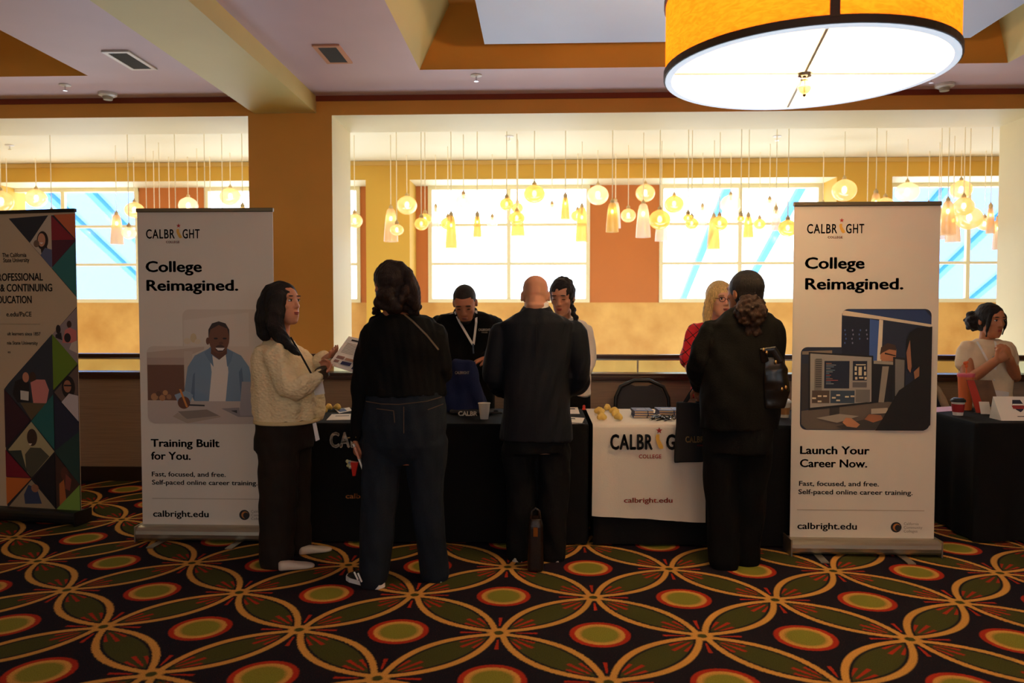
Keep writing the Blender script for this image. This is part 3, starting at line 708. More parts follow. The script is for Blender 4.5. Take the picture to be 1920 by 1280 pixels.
# ---- roll-up banners
M_BPAN = mat('banner_vinyl', (218, 208, 190), .55, noise=(2, .02))
def rrect(x0, y0, x1, y1, r, n=6):
    P = []
    for cx, cy, a0 in ((x1 - r, y0 + r, -PI / 2), (x1 - r, y1 - r, 0), (x0 + r, y1 - r, PI / 2), (x0 + r, y0 + r, PI)):
        for k in range(n + 1):
            a = a0 + PI / 2 * k / n; P.append((cx + r * math.cos(a), cy + r * math.sin(a)))
    return P
def oval(cx, cy, rx, ry, n=20, a=0): return [(cx + rx * math.cos(t) * math.cos(a) - ry * math.sin(t) * math.sin(a), cy + rx * math.cos(t) * math.sin(a) + ry * math.sin(t) * math.cos(a)) for t in [2 * PI * k / n for k in range(n)]]
class Banner:
    def __init__(s, label, cx, Y, W, H, rot, rect, pan=M_BPAN, bar=M_BRONZE, base=M_ALU, feet=True):
        s.W, s.H, s.rect = W, H, rect
        s.t = thing('rollup_banner', (cx, Y, 0), label, 'banner', None, rot)
        h = W / 2; s.z0, s.z1 = .085, H - .02
        MB().box(-h, h, -.002, .002, s.z0 - .01, s.z1).build('banner_sheet', pan, s.t)
        MB().box(-h - .004, h + .004, -.012, .012, s.z1 - .004, H).build('top_bar', bar, s.t, bevel=.004)
        V, F = loft([((sx * (h + .012), 0.0, .05), (0, .075, 0), (0, 0, .045)) for sx in (-1, 1)], 20, 3.0); MB().add(V, F).build('base_cassette', base, s.t)
        for sx in (-1, 1): MB().box(sx * (h + .012) - .004, sx * (h + .012) + .004, -.078, .078, .002, .098).build('end_cap', base, s.t)
        V, F = tube([(0, .03, .05), (0, .018, H - .02)], [.008, .008], n=8); MB().add(V, F).build('support_pole', base, s.t)
        if feet:
            for fx in (-.26, .22): MB().beam((fx, .12, .006), (fx - .02, -.2, .006), .045, .006).build('foot', base, s.t)
    def to3(s, lift):
        xl, xr, yt, yb = s.rect
        return lambda u, v: Vector(((u - xl) / (xr - xl) * s.W - s.W / 2, -.002 - lift, s.z1 - (v - yt) / (yb - yt) * (s.z1 - s.z0)))
    def text(s, body, x, base, w, cap, m=M_INK, bold=.02, nm='lettering', sp=1.0): text_plane(nm, body, s.t, s.to3(.0012), x, base, w, cap, m, bold, sp)
    def picture(s, polys, nm='printed_picture'):
        mb = MB(); ms = []
        xl, xr, yt, yb = s.rect
        for k, (pts, rgb) in enumerate(polys):
            m = mat('print_%d_%d_%d' % rgb, rgb, .55)
            if m not in ms: ms.append(m)
            f = s.to3(.0010 + .00012 * k); mb.add([f(u, v) for u, v in pts], [tuple(range(len(pts)))], ms.index(m))
        return mb.build(nm, ms, s.t)
def lpic(x0, y0, x1, y1, nx, ny, r):  # L-shaped rounded picture outline (notch at upper left)
    o = []
    def arc(cx, cy, a0, a1, rr=r):
        for k in range(6):
            a = a0 + (a1 - a0) * k / 5; o.append((cx + rr * math.cos(a), cy + rr * math.sin(a)))
    arc(x1 - r, y0 + r, -PI / 2, 0); arc(x1 - r, y1 - r, 0, PI / 2); arc(x0 + r, y1 - r, PI / 2, PI); arc(x0 + r, ny + r, PI, 1.5 * PI)
    o.append((nx, ny)); arc(nx + r, y0 + r, PI, 1.5 * PI)
    return o
def sealmark(b, x, y, tx):
    b.picture([(oval(x, y, 10, 10), (34, 30, 28)), (oval(x + 1, y, 7, 7), (176, 112, 52)), (oval(x + 3, y + 1, 5.5, 6), (40, 36, 34))], 'seal_emblem')
    for k, wd in enumerate(('California', 'Community', 'Colleges')): b.text(wd, tx, y - 4.5 + 7 * k, (27, 34, 25)[k], 5, mat('seal_grey', (132, 120, 104), .6), .0)

LB = Banner('white roll-up banner with a man in a denim shirt writing', PY(388.5, 700, 4.745).x, 4.745, .845, 2.055, 0, (259.5, 518, 392, 1000))
calbright(LB.t, LB.to3(.0012), 276, 443, 17, 55, 346, 33, 334, 11, (338.5, 419), 4.5, M_INK, (314, 452, 26, 4, M_RED), .012)
LB.text('College', 274, 507, 108, 20); LB.text('Reimagined.', 275, 543, 176, 20)
LB.text('Training Built', 278, 845, 133, 14.5); LB.text('for You.', 278, 870, 77, 14.5)
LB.text('Fast, focused, and free.', 279, 903, 143, 9, bold=.012); LB.text('Self-paced online career training.', 279, 919, 204, 9, bold=.012)
LB.text('calbright.edu', 280, 982, 108, 12, bold=.015)
LB.picture([([(279, 945.5), (500, 945.5), (500, 946.7), (279, 946.7)], (170, 156, 134))], 'divider_line'); sealmark(LB, 457, 977, 470)
SK = (112, 70, 46)
LB.picture([(lpic(273, 579, 505, 800, 343, 650, 13), (206, 192, 172)), ([(345, 600), (470, 585), (470, 650), (345, 650)], (212, 200, 182)),
 ([(273.5, 662), (384, 651), (384, 656), (345, 672), (273.5, 672)], (190, 168, 148)), ([(273.5, 672), (345, 672), (345, 686), (273.5, 686)], (178, 154, 136)), ([(345, 660), (362, 660), (352, 760), (345, 756)], (196, 178, 158)),
 ([(274, 686), (345, 686), (345, 755), (274, 755)], (112, 76, 56)),
 (oval(287, 748, 7, 7), (176, 128, 84)), (oval(302, 750, 6, 6), (170, 120, 78)), (oval(308, 740, 5, 5), (182, 132, 84)), (oval(315, 748, 5, 5), (160, 112, 74)), (oval(295, 742, 5, 5), (96, 64, 46)),
 (oval(352, 640, 7, 6), (214, 196, 164)), (oval(364, 634, 6, 9), (208, 184, 140)), (oval(372, 641, 6, 5), (216, 198, 168)),
 ([(345, 735), (352, 690), (366, 668), (392, 655), (430, 655), (455, 668), (470, 690), (478, 735), (475, 756), (364, 756), (356, 740)], (118, 140, 158)),
 ([(366, 700), (364, 756), (358, 740), (362, 705)], (92, 112, 132)), ([(456, 690), (462, 756), (454, 756), (450, 700)], (92, 112, 132)),
 ([(394, 664), (412, 676), (428, 664), (430, 700), (424, 756), (392, 756), (398, 700)], (222, 210, 194)),
 ([(392, 655), (398, 650), (402, 690), (392, 676), (384, 662)], (104, 126, 146)), ([(430, 655), (424, 650), (428, 690), (436, 678), (440, 662)], (104, 126, 146)),
 ([(398, 646), (428, 646), (428, 664), (413, 676), (397, 664)], (96, 58, 38)),
 (oval(413, 634, 20, 30), SK), (oval(391.5, 640, 3.5, 7), (104, 62, 42)), ([(393, 634), (393, 618), (400, 606), (413, 602), (426, 606), (433, 618), (433, 632), (429, 616), (413, 609), (397, 618)], (52, 38, 32)),
 (oval(415, 654, 9, 7), (70, 42, 30)), ([(406, 653), (424, 653), (420, 658), (411, 658)], (232, 222, 210)), (oval(407, 635, 4, 1.8), (38, 26, 22)), (oval(424, 635, 4, 1.8), (38, 26, 22)), (oval(417, 644, 4, 3), (92, 54, 36)),
 ([(274, 756), (505, 756), (505, 799.6), (287, 799.6), (278, 795), (274, 787)], (188, 172, 158)),
 ([(326, 744), (348, 736), (362, 744), (354, 764), (332, 758)], (140, 158, 172)), (oval(344, 759, 12, 12), (104, 62, 42)), ([(335, 733), (339, 733), (352, 768), (348, 768)], (214, 134, 60)), ([(354, 762), (384, 763), (384, 766), (354, 765)], (52, 48, 46)),
 ([(332, 776), (388, 772), (412, 784), (348, 791)], (136, 122, 108)), ([(322, 786), (332, 778), (350, 791), (414, 784), (414, 787), (350, 799)], (170, 152, 132)),
 ([(456, 718), (505, 718), (505, 784), (450, 784)], (158, 150, 148)), ([(416, 770), (450, 768), (452, 784), (505, 782), (505, 786), (448, 786)], (140, 132, 130)), ([(434, 774), (446, 773), (446, 779)], (60, 56, 56))])

RB = Banner('white roll-up banner with a woman coding at dark monitors', PY(1620.5, 700, 4.615).x, 4.615, .832, 2.055, 0, (1487.5, 1752.5, 388, 1020))
calbright(RB.t, RB.to3(.0012), 1511, 440, 17, 55, 1582, 33, 1569.5, 11, (1574, 416), 4.5, M_INK, (1549, 449.5, 27, 4, M_RED), .012)
RB.text('College', 1508, 506, 109, 20.5); RB.text('Reimagined.', 1509, 545, 179, 20.5)
RB.text('Launch Your', 1504, 857, 128, 14.5); RB.text('Career Now.', 1504, 882, 124, 14.5)
RB.text('Fast, focused, and free.', 1503, 918, 147, 9, bold=.012); RB.text('Self-paced online career training.', 1502, 934, 210, 9, bold=.012)
RB.text('calbright.edu', 1501, 1001, 110, 12, bold=.015)
RB.picture([([(1500, 963.5), (1734, 963.5), (1734, 964.7), (1500, 964.7)], (170, 150, 124))], 'divider_line'); sealmark(RB, 1683, 996, 1697)
win = [([(1518 + dx, 672 + dy), (1518 + dx + w_, 672 + dy), (1518 + dx + w_, 672 + dy + h_), (1518 + dx, 672 + dy + h_)], c) for dx, dy, w_, h_, c in [(10, 5, 14, 60, (118, 112, 104)), (28, 8, 46, 52, (28, 34, 52)), (80, 8, 26, 37, (24, 32, 50)), (80, 48, 26, 10, (92, 90, 92)), (6, 64, 32, 24, (78, 62, 52)), (40, 64, 44, 24, (52, 66, 82)), (86, 62, 26, 24, (108, 104, 100))]]
code = [([(1549, 684 + 3.2 * k), (1549 + L_, 684 + 3.2 * k), (1549 + L_, 685.2 + 3.2 * k), (1549, 685.2 + 3.2 * k)], c) for k, (L_, c) in enumerate([(10, (170, 120, 90)), (18, (150, 150, 150)), (14, (120, 140, 160)), (8, (150, 150, 150)), (16, (110, 140, 150)), (12, (150, 150, 150)), (6, (110, 140, 150)), (9, (170, 90, 80)), (7, (110, 140, 150)), (12, (170, 120, 90)), (22, (170, 90, 80)), (9, (120, 140, 160)), (14, (150, 150, 150))])]
chip = [([(1601 + a, 686 + b), (1601 + a + w_, 686 + b), (1601 + a + w_, 686 + b + h_), (1601 + a, 686 + b + h_)], (206, 190, 160)) for a, b, w_, h_ in [(2, 0, 18, 2), (0, 4, 4, 8), (7, 5, 6, 16), (17, 4, 3, 6), (0, 15, 4, 5), (17, 14, 4, 7), (1, 24, 4, 5), (8, 24, 8, 3), (18, 24, 4, 5)]]
node = [([(1522 + a, 745 + b), (1529 + a, 745 + b), (1529 + a, 748 + b), (1522 + a, 748 + b)], (206, 190, 160)) for a, b in [(2, 4), (12, 0), (22, 0), (12, 10), (38, 3), (46, -2), (46, 8), (62, 1), (72, 0)]]
racks = [([(1530, 676 + 4 * k), (1541, 676 + 4 * k), (1541, 677.6 + 4 * k), (1530, 677.6 + 4 * k)], (66, 62, 60)) for k in range(14)]
lites = [(oval(1583 + 13 * (k % 4) + (k % 3), 622 + 8 * (k // 4), 1.3, 2.0, 8), (120, 120, 140) if k % 2 else (70, 96, 150)) for k in range(14)]
RB.picture([(lpic(1503, 582, 1740, 811, 1577, 654, 12), (34, 40, 58)), ([(1578, 590), (1590, 583), (1728, 584), (1740, 598), (1740, 612), (1650, 600)], (40, 58, 100)), ([(1578, 588), (1582, 585), (1740, 611), (1740, 616), (1650, 602), (1578, 594)], (214, 196, 168)),
 ([(1578, 596), (1645, 603), (1645, 680), (1578, 680)], (22, 26, 44)), ([(1628, 601), (1645, 604), (1645, 680), (1628, 680)], (58, 88, 150))] + lites + [([(1645, 602), (1652, 603), (1650, 680), (1642, 680)], (216, 204, 180)),
 ([(1505, 662), (1560, 660), (1560, 668), (1505, 668)], (132, 116, 98)),
 ([(1505, 775), (1640, 755), (1700, 760), (1720, 810), (1515, 810), (1505, 800)], (96, 84, 74)), ([(1505, 685), (1516, 685), (1518, 770), (1505, 775)], (48, 44, 44)),
 ([(1634, 680), (1672, 680), (1672, 756), (1634, 760)], (24, 24, 28)), ([(1652, 690), (1664, 690), (1656, 758), (1646, 758)], (140, 130, 118)), ([(1636, 679), (1672, 681), (1672, 687), (1636, 685)], (148, 140, 128)),
 ([(1648, 676), (1648, 664), (1652, 652), (1662, 647), (1672, 650), (1677, 658), (1676, 680), (1652, 680)], (172, 116, 82)), ([(1647, 668), (1649, 654), (1661, 646), (1675, 650), (1677, 660), (1664, 658), (1652, 664)], (64, 46, 34)), ([(1656, 664), (1676, 669), (1676, 671), (1656, 667)], (20, 18, 18)),
 ([(1671, 672), (1694, 674), (1694, 745), (1673, 750)], (26, 26, 30)), ([(1675, 676), (1692, 678), (1692, 740), (1676, 746)], (110, 108, 104)),
 ([(1517, 663), (1635, 670), (1636, 760), (1518, 774)], (22, 21, 22)), ([(1520, 666), (1632, 673), (1633, 757), (1521, 769)], (148, 142, 134))] + win + racks + code + chip + node + [
 ([(1556, 769), (1574, 767), (1574, 784), (1556, 786)], (44, 40, 38)), ([(1532, 788), (1574, 780), (1610, 784), (1570, 797)], (150, 138, 124)), ([(1632, 770), (1662, 768), (1662, 778), (1632, 780)], (170, 158, 140)),
 ([(1568, 804), (1620, 790), (1660, 790), (1640, 808), (1580, 808)], (58, 54, 50)),
 ([(1580, 796), (1586, 787), (1596, 788), (1612, 800), (1606, 806), (1588, 804)], (186, 126, 88)), ([(1620, 790), (1628, 780), (1650, 782), (1654, 790), (1636, 796)], (150, 96, 66)),
 ([(1640, 811), (1655, 785), (1668, 760), (1682, 735), (1700, 722), (1712, 712), (1712, 690), (1700, 700), (1696, 690), (1695, 660), (1694, 640), (1700, 626), (1712, 617), (1740, 615), (1740, 800), (1728, 811)], (22, 20, 20)),
 ([(1694, 664), (1700, 640), (1704, 690), (1702, 702), (1697, 694)], (150, 104, 78)), ([(1708, 700), (1718, 690), (1718, 708), (1710, 714)], (150, 104, 72))])

CB = Banner('dark triangle-patterned roll-up banner at the left edge', -3.50, 5.13, .86, 2.10, math.radians(-9), (-88, 147, 398, 978), pan=mat('tan_vinyl', (196, 170, 136), .55), bar=M_BLACKP, base=M_BLACKP, feet=False)
BK = mat('csu_ink', (34, 30, 28), .6)
for body, x, base, wd, cap in (('The California', -8, 483, 52, 8), ('State University', -6, 493, 56, 8), ('PROFESSIONAL', -27, 529, 105, 14), ('& CONTINUING', -14, 550, 111, 14), ('EDUCATION', -27, 573, 80, 14), ('e.edu/PaCE', -2, 599, 54, 9), ('ult learners since 1857', -1, 636, 71, 6.5), ('nia State University', -2, 654, 66, 6.5), ('es', -1, 671, 6, 5)):
    CB.text(body, x, base, wd, cap, BK, .015 if cap < 12 else .02)
tri = [([(8, 408), (147, 402), (147, 562)], (52, 40, 46)), ([(147, 580), (147, 978), (-10, 978), (-10, 742)], (44, 40, 44)), ([(8, 408), (92, 404), (52, 456)], (38, 40, 48)), ([(98, 404), (147, 452), (98, 452)], (140, 32, 44)), ([(103, 403), (147, 402), (147, 450)], (206, 104, 60)), ([(98, 453), (147, 453), (98, 504)], (84, 30, 46)), ([(147, 455), (97, 505), (147, 560)], (44, 110, 104)),
 ([(52, 456), (92, 404), (98, 404), (98, 506)], (196, 176, 150)), (oval(82, 470, 7, 13), (46, 32, 28)), (oval(79, 452, 12, 18), (40, 26, 24)), (oval(77, 451, 8, 13), (206, 146, 112)), ([(74, 480), (84, 466), (98, 470), (98, 505), (88, 496)], (92, 96, 120)), (oval(66, 458, 6, 7), (120, 90, 70)), ([(72, 456), (81, 456), (77, 459)], (236, 226, 216)),
 ([(147, 582), (95, 634), (147, 690)], (150, 132, 128)), (oval(131, 614, 5, 7), (64, 42, 34)), ([(122, 625), (132, 620), (146, 626), (146, 650), (116, 650)], (206, 116, 108)), (oval(108, 624, 5, 9), (40, 28, 28)), ([(102, 634), (114, 630), (116, 645), (102, 640)], (36, 32, 36)), (oval(127, 640, 7, 9), (38, 30, 36)), ([(135, 650), (147, 645), (147, 670), (130, 662)], (200, 180, 160)),
 ([(95, 633), (147, 690), (95, 742)], (104, 130, 34)), ([(95, 633), (95, 750), (47, 802), (-10, 742), (0, 730)], (48, 52, 60)),
 ([(8, 752), (14, 726), (30, 720), (44, 728), (46, 766), (18, 768)], (28, 28, 32)), (oval(37, 718, 7, 10), (196, 130, 100)), (oval(52, 718, 7, 11), (66, 42, 32)), ([(47, 728), (60, 722), (78, 722), (86, 742), (80, 768), (52, 768)], (208, 128, 118)), ([(25, 744), (43, 746), (42, 764), (25, 762)], (206, 196, 180)), ([(24, 768), (80, 768), (47, 802)], (94, 78, 54)),
 ([(147, 694), (97, 746), (147, 802)], (104, 82, 72)), (oval(127, 736, 14, 22), (34, 26, 26)), (oval(125, 734, 8, 12), (160, 104, 76)), ([(112, 765), (128, 748), (147, 752), (147, 802)], (196, 182, 176)), ([(118, 731), (133, 731), (133, 734), (118, 734)], (30, 26, 28)),
 ([(95, 750), (47, 804), (95, 858)], (34, 98, 92)), ([(97, 752), (147, 803), (147, 822), (97, 860)], (36, 40, 58)), ([(-10, 742), (45, 803), (-10, 858)], (58, 28, 40)),
 ([(47, 805), (95, 862), (45, 915), (-4, 862)], (176, 160, 116)), (oval(48, 836, 11, 17), (64, 44, 34)), ([(32, 870), (44, 856), (66, 856), (84, 872), (45, 915), (34, 902)], (78, 74, 58)), ([(-3, 864), (24, 862), (36, 906), (20, 890)], (54, 60, 50)), ([(40, 848), (48, 848), (44, 852)], (220, 210, 190)),
 ([(147, 822), (147, 925), (97, 865), (97, 860)], (32, 62, 56)), ([(95, 865), (95, 975), (48, 917)], (20, 22, 30)), ([(-10, 862), (43, 916), (-10, 916)], (120, 18, 38)), ([(-10, 917), (45, 917), (-10, 972)], (198, 104, 42)),
 ([(45, 920), (95, 975), (-5, 975)], (150, 130, 100)), ([(28, 950), (38, 930), (56, 936), (66, 966), (30, 968)], (52, 62, 86)), (oval(52, 936, 8, 8), (150, 100, 72)), ([(97, 867), (147, 925), (97, 975)], (64, 40, 32)), (oval(116, 905, 8, 14), (84, 44, 34)), ([(104, 925), (114, 916), (118, 955), (104, 968)], (168, 92, 44)), ([(118, 905), (130, 915), (126, 938), (116, 934)], (120, 60, 48)), ([(147, 925), (147, 978), (97, 975)], (120, 150, 62))]
CB.picture(tri)
CB.picture([([(-80, 613.6), (70, 613.6), (70, 614.6), (-80, 614.6)], (150, 130, 104))], 'divider_line')

# ================================================================== SMALL THINGS ON THE TABLES
def TP(u, v, dz=0): p = PZ(u, v, TZ + dz); return p
def cup(u, v, h, r0, r1, body, lab, lid=None, sleeve=None, name='paper_cup', base=0.0):
    p = TP(u, v, base); t = thing(name, (p.x, p.y, TZ + base), lab, 'cup')
    prof = [(.001, 0), (r0, 0), (r1, h), (r1 + .003, h), (r1 + .003, h + .004), (r1 - .004, h + .004), (r0 - .003, .006), (.001, .006)]
    MB().lathe(prof, n=28, close=False).build('cup_body', body, t, smooth=False)
    if sleeve:
        a, b_, m = sleeve; f = lambda z: r0 + (r1 - r0) * z / h + .0015
        MB().lathe([(f(a), a), (f(b_), b_), (f(b_) - .002, b_), (f(a) - .002, a), (f(a), a)], n=28, close=False).build('sleeve', m, t)
    if lid:
        MB().lathe([(.001, h + .018), (r1 - .008, h + .018), (r1 - .004, h + .012), (r1 + .002, h + .010), (r1 + .005, h + .002), (r1 + .005, h - .006), (.001, h - .006)], n=28, close=False).build('lid', lid, t)
    return t
M_KRAFT = mat('kraft_sleeve', (176, 124, 76), .8); M_CUPW = mat('cup_white', (226, 216, 202), .6)
cup(908, 785, .098, .026, .037, M_CUPW, 'plain white paper cup at the front of the black table')
cup(1470, 782, .10, .028, .040, M_CUPW, 'white coffee cup with kraft sleeve beside the right banner', M_WHITEP, (.02, .065, M_KRAFT))
RSLV = mat('red_sleeve', (158, 28, 30), .7)
cup(1796, 778, .095, .030, .041, M_CUPW, 'coffee cup with red sleeve and black lid on the right table', M_BLACKP, (.022, .075, RSLV))
def tumbler():
    p = TP(1810, 768); t = thing('tumbler', (p.x, p.y, TZ), 'orange tumbler with pink lid and straw topper', 'tumbler')
    MB().lathe([(.001, 0), (.038, 0), (.042, .05), (.052, .235), (.001, .235)], n=28, close=False).build('body', mat('orange_plastic', (226, 118, 66), .35), t)
    MB().lathe([(.001, .254), (.054, .254), (.056, .246), (.055, .230), (.001, .230)], n=28, close=False).build('lid', mat('pink_plastic', (222, 96, 112), .35), t)
    MB().lathe([(.005, .25), (.005, .30)], n=10).build('straw', mat('orange_plastic', (226, 118, 66), .35), t)
    me = organic([ell((0, 0, .305), (.012, .01, .014)), ell((-.008, 0, .325), (.014, .011, .013)), ell((.006, 0, .331), (.009, .009, .009))], .003, 2); link('straw_topper', me, mat('topper_orange', (230, 106, 52), .5), t)
tumbler()
def leaflet(quad, lab, name='leaflet', m=M_PAPER, base=.0, ink=None, cat='paper'):
    P = [TP(u, v, base) for u, v in quad]; c = sum(P, Vector()) / 4
    V = [Vector((q.x, q.y, TZ + .0015 + base)) for q in P] + [Vector((q.x, q.y, TZ + .003 + base)) for q in P]
    t = thing(name, (c.x, c.y, TZ + base), lab, cat)
    MB().add(V, [(3, 2, 1, 0), (4, 5, 6, 7), (0, 1, 5, 4), (1, 2, 6, 5), (2, 3, 7, 6), (3, 0, 4, 7)]).build('sheet', m, t, origin=t.location)
    if ink:
        A, Bv, D = V[4], V[5], V[7]
        for k, (a0, b0, a1, b1, mm) in enumerate(ink):
            q = [A + (Bv - A) * a + (D - A) * b_ + Vector((0, 0, .0006)) for a, b_ in ((a0, b0), (a1, b0), (a1, b1), (a0, b1))]
            MB().add(q, [(0, 1, 2, 3)]).build('print', mm, t, origin=t.location)
    return t
leaflet(((1060, 764), (1083, 764), (1087, 776), (1058, 776)), 'cream card behind another card left of the white runner', 'info_card', ink=[(.3, .2, .8, .35, M_INK)])
leaflet(((1060, 782), (1096, 784), (1091, 795), (1062, 795)), 'cream card at the table edge left of the white runner', 'info_card', ink=[(.1, .15, .5, .3, M_INK), (.2, .8, .9, .92, M_INK)])
leaflet(((622, 777), (672, 776), (670, 787), (612, 788)), 'white sheet at the table edge beside the cream sweater', 'info_sheet', ink=[(.2, .3, .7, .4, M_INK)])
leaflet(((628, 768), (655, 764), (660, 770), (636, 775)), 'small blue-white brochure beside the yellow toys', 'brochure', ink=[(.1, .1, .6, .8, mat('brochure_blue', (60, 84, 130), .6))])
leaflet(((1752, 764), (1790, 762), (1796, 770), (1756, 773)), 'pink phone case lying on the right table', 'phone', mat('phone_pink', (222, 150, 146), .5), cat='phone')
def peg():
    p = TP(1095, 768); t = thing('game_piece', (p.x, p.y, TZ), 'small red plastic peg on the black table', 'peg')
    MB().lathe([(.001, 0), (.014, 0), (.013, .006), (.009, .014), (.010, .026), (.007, .032), (.001, .034)], n=18, close=False).build('peg_body', mat('peg_red', (226, 70, 50), .4), t, smooth=True)
peg()
# yellow foam toys
M_TOY = mat('yellow_foam', (226, 190, 96), .7, bump=(60, .2))
toy = organic([ell((0, 0, .026), (.026, .02, .022)), ell((.022, .002, .02), (.016, .014, .016)), ell((-.02, .004, .022), (.017, .015, .018)), ell((.004, -.012, .018), (.014, .012, .015)), ell((-.004, .004, .038), (.012, .011, .012))], .004, 3)
toy.materials.append(M_TOY)
def put_toy(u, v, rz, lab, grp, sc=1.0):
    p = TP(u, v, .005); o = bpy.data.objects.new('foam_toy', toy); COL.objects.link(o); o.location = (p.x, p.y, TZ + .0045 if u > 1000 else TZ + .0005); o.rotation_euler = (0, 0, rz); o.scale = (sc, sc, sc)
    tag(o, lab, 'toy', grp)
for k, (u, v, rz) in enumerate(((1124, 776, .2), (1127, 781, 2.0), (1129, 788, .6), (1139, 770, 1.2), (1152, 776, 2.6), (1155, 781, .9), (1160, 788, 2.2))):
    put_toy(u, v, rz, ['left column of yellow foam toys on the runner, rear one', 'left column of yellow foam toys on the runner, middle one', 'left column of yellow foam toys on the runner, front one', 'yellow foam toy at the very back of the runner cluster', 'right column of yellow foam toys on the runner, rear one', 'right column of yellow foam toys on the runner, middle one', 'right column of yellow foam toys on the runner, front one'][k], 'yellow foam toys on the runner')
for k, (u, v, rz) in enumerate(((604, 774, .4), (617, 768, 1.4), (633, 768, 2.5))):
    put_toy(u, v, rz, ['yellow foam toy nearest the cream sweater', 'middle yellow foam toy behind the cream sweater', 'yellow foam toy nearest the black sleeve'][k], 'yellow foam toys beside the sweater')
# notebooks
M_NB = mat('notebook_blue', (46, 62, 104), .5); M_PG = mat('notebook_pages', (206, 176, 140), .8)
for sx, (u, v, w_) in enumerate(((1206, 784, .125), (1254, 783, .14))):
    p = TP(u, v)
    for k in range(3):
        t = thing('notebook', (p.x + .004 * (k % 2), p.y + .06, TZ + .005 + k * .0155), '%s blue notebook in the %s stack on the runner' % (['bottom', 'middle', 'top'][k], ['left', 'right'][sx]), 'notebook', 'blue notebooks on the runner', rotz=.03 * (k - 1))
        h, d = w_ / 2, .085
        MB().box(-h, h, -d, d, 0, .002).box(-h, h, -d, d, .013, .015).box(-h, -h + .002, -d, d, 0, .015).build('cover', M_NB, t)
        MB().box(-h + .003, h - .004, -d + .003, d - .003, .002, .013).build('pages', M_PG, t)
        MB().box(h * .35, h * .42, -d - .0012, d, -.0004, .0155).build('elastic_band', mat('band_blue', (30, 44, 86), .6), t)
        if k == 2: MB().box(-h * .6, h * .55, -.012, .008, .015, .0154).build('cover_print', M_INKW, t)
# pens
pen_meshes = None
for k in range(22):
    u = 1222 + (k % 11) * 4.4 + random.uniform(-1.5, 1.5); p = TP(u, 787 + random.uniform(-4, 3))
    t = thing('pen', (p.x, p.y, TZ + .010 + (k // 11) * .011), 'black and silver ballpoint pen in the pile before the notebooks', 'pen', 'pens piled on the runner', rotz=random.uniform(-.5, .5) - .25)
    t.rotation_euler = (0, 0, t.rotation_euler[2])
    if pen_meshes is None:
        a = tube([(0, -.06, 0), (0, .03, 0)], [.0048, .0048], ref=(0, 0, 1), n=8); b_ = tube([(0, .03, 0), (0, .07, 0)], [.0052, .0046], ref=(0, 0, 1), n=8); c = tube([(0, -.06, 0), (0, -.075, 0)], [.0042, .0014], ref=(0, 0, 1), n=8)
        pen_meshes = [MB().add(*q).me(n) for q, n in ((a, 'barrel'), (b_, 'cap'), (c, 'tip'))]
        for me, m in zip(pen_meshes, (M_BLACKP, M_CHROME, M_CHROME)): me.materials.append(m)
    for me in pen_meshes:
        o = bpy.data.objects.new(me.name, me); COL.objects.link(o); o.parent = t
# folded tote and navy bag on the left table
t = thing('folded_tote', (TP(885, 776).x, TP(885, 776).y, TZ), 'folded black tote lying on the table beside the white cup', 'bag')
me = organic([loft([((0, 0, .012), (.15, 0, 0), (0, .07, 0)), ((0, .004, .026), (.145, 0, 0), (0, .065, 0))], 28, 4), tube([(.1, .03, .022), (.17, .02, .018), (.2, -.03, .012), (.14, -.05, .014)], [.01] * 4)], .006, 2, (.004, 22), 3); link('bag_cloth', me, mat('black_canvas', (24, 24, 25), .85), t)
def ftop(u, v): p = PZ(u, v, TZ + .034); return p - Vector(t.location)
text_plane('logo_letters', 'CALBR', t, ftop, 859, 779, 36, 8, M_INKW, .03)
# brochure stand and tent card on the right table
t = thing('brochure_stand', (TP(1855, 776).x, TP(1855, 776).y, TZ), 'acrylic stand with red and brown brochures on the right table', 'brochure stand')
z = Vector((0, 0, 1))
MB().box(-.07, .10, -.04, .06, 0, .004).build('stand_base', glassy('acrylic', (230, 226, 220), .7), t)
MB().add([(-.075, .02, .004), (.075, -.01, .004), (.045, .06, .22), (-.105, .09, .22), (-.075, .026, .004), (.075, -.004, .004), (.045, .066, .22), (-.105, .096, .22)], [(0, 1, 2, 3), (7, 6, 5, 4), (0, 4, 5, 1), (1, 5, 6, 2), (2, 6, 7, 3), (3, 7, 4, 0)]).build('brochure', mat('brochure_brown', (92, 62, 36), .6, noise=(8, .4)), t)
MB().add([(-.075, .0185, .006), (-.02, .0075, .006), (-.06, .08, .218), (-.105, .0885, .218)], [(0, 1, 2, 3)]).build('brochure_panel', mat('brochure_red', (176, 44, 20), .6), t)
MB().add([(-.07, -.03, .004), (-.01, -.04, .004), (-.02, -.03, .085), (-.08, -.02, .085), (-.07, -.027, .004), (-.01, -.037, .004), (-.02, -.027, .085), (-.08, -.017, .085)], [(0, 1, 2, 3), (7, 6, 5, 4), (0, 4, 5, 1), (1, 5, 6, 2), (2, 6, 7, 3), (3, 7, 4, 0)]).build('front_card', M_PAPER, t)
MB().box(.01, .10, -.03, .03, .004, .05).build('card_stack', mat('card_stack_tan', (190, 160, 120), .7), t); MB().box(.008, .102, -.032, .032, .05, .058).build('stack_lid', M_BLACKP, t)
q0, q1 = TP(1872, 787), TP(1990, 788)
t = thing('tent_card', ((q0.x + q1.x) / 2, q0.y, TZ), 'folded cream tent card with a red and navy emblem', 'sign')
hw = (q1.x - q0.x) / 2; d = .035; hh = .145
MB().add([(-hw, -d, 0), (hw, -d, 0), (hw - .02, .03, hh), (-hw - .02, .03, hh), (-hw, .10, 0), (hw, .10, 0)], [(0, 1, 2, 3), (3, 2, 5, 4), (0, 3, 4), (1, 5, 2)]).build('folded_card', M_PAPER, t)
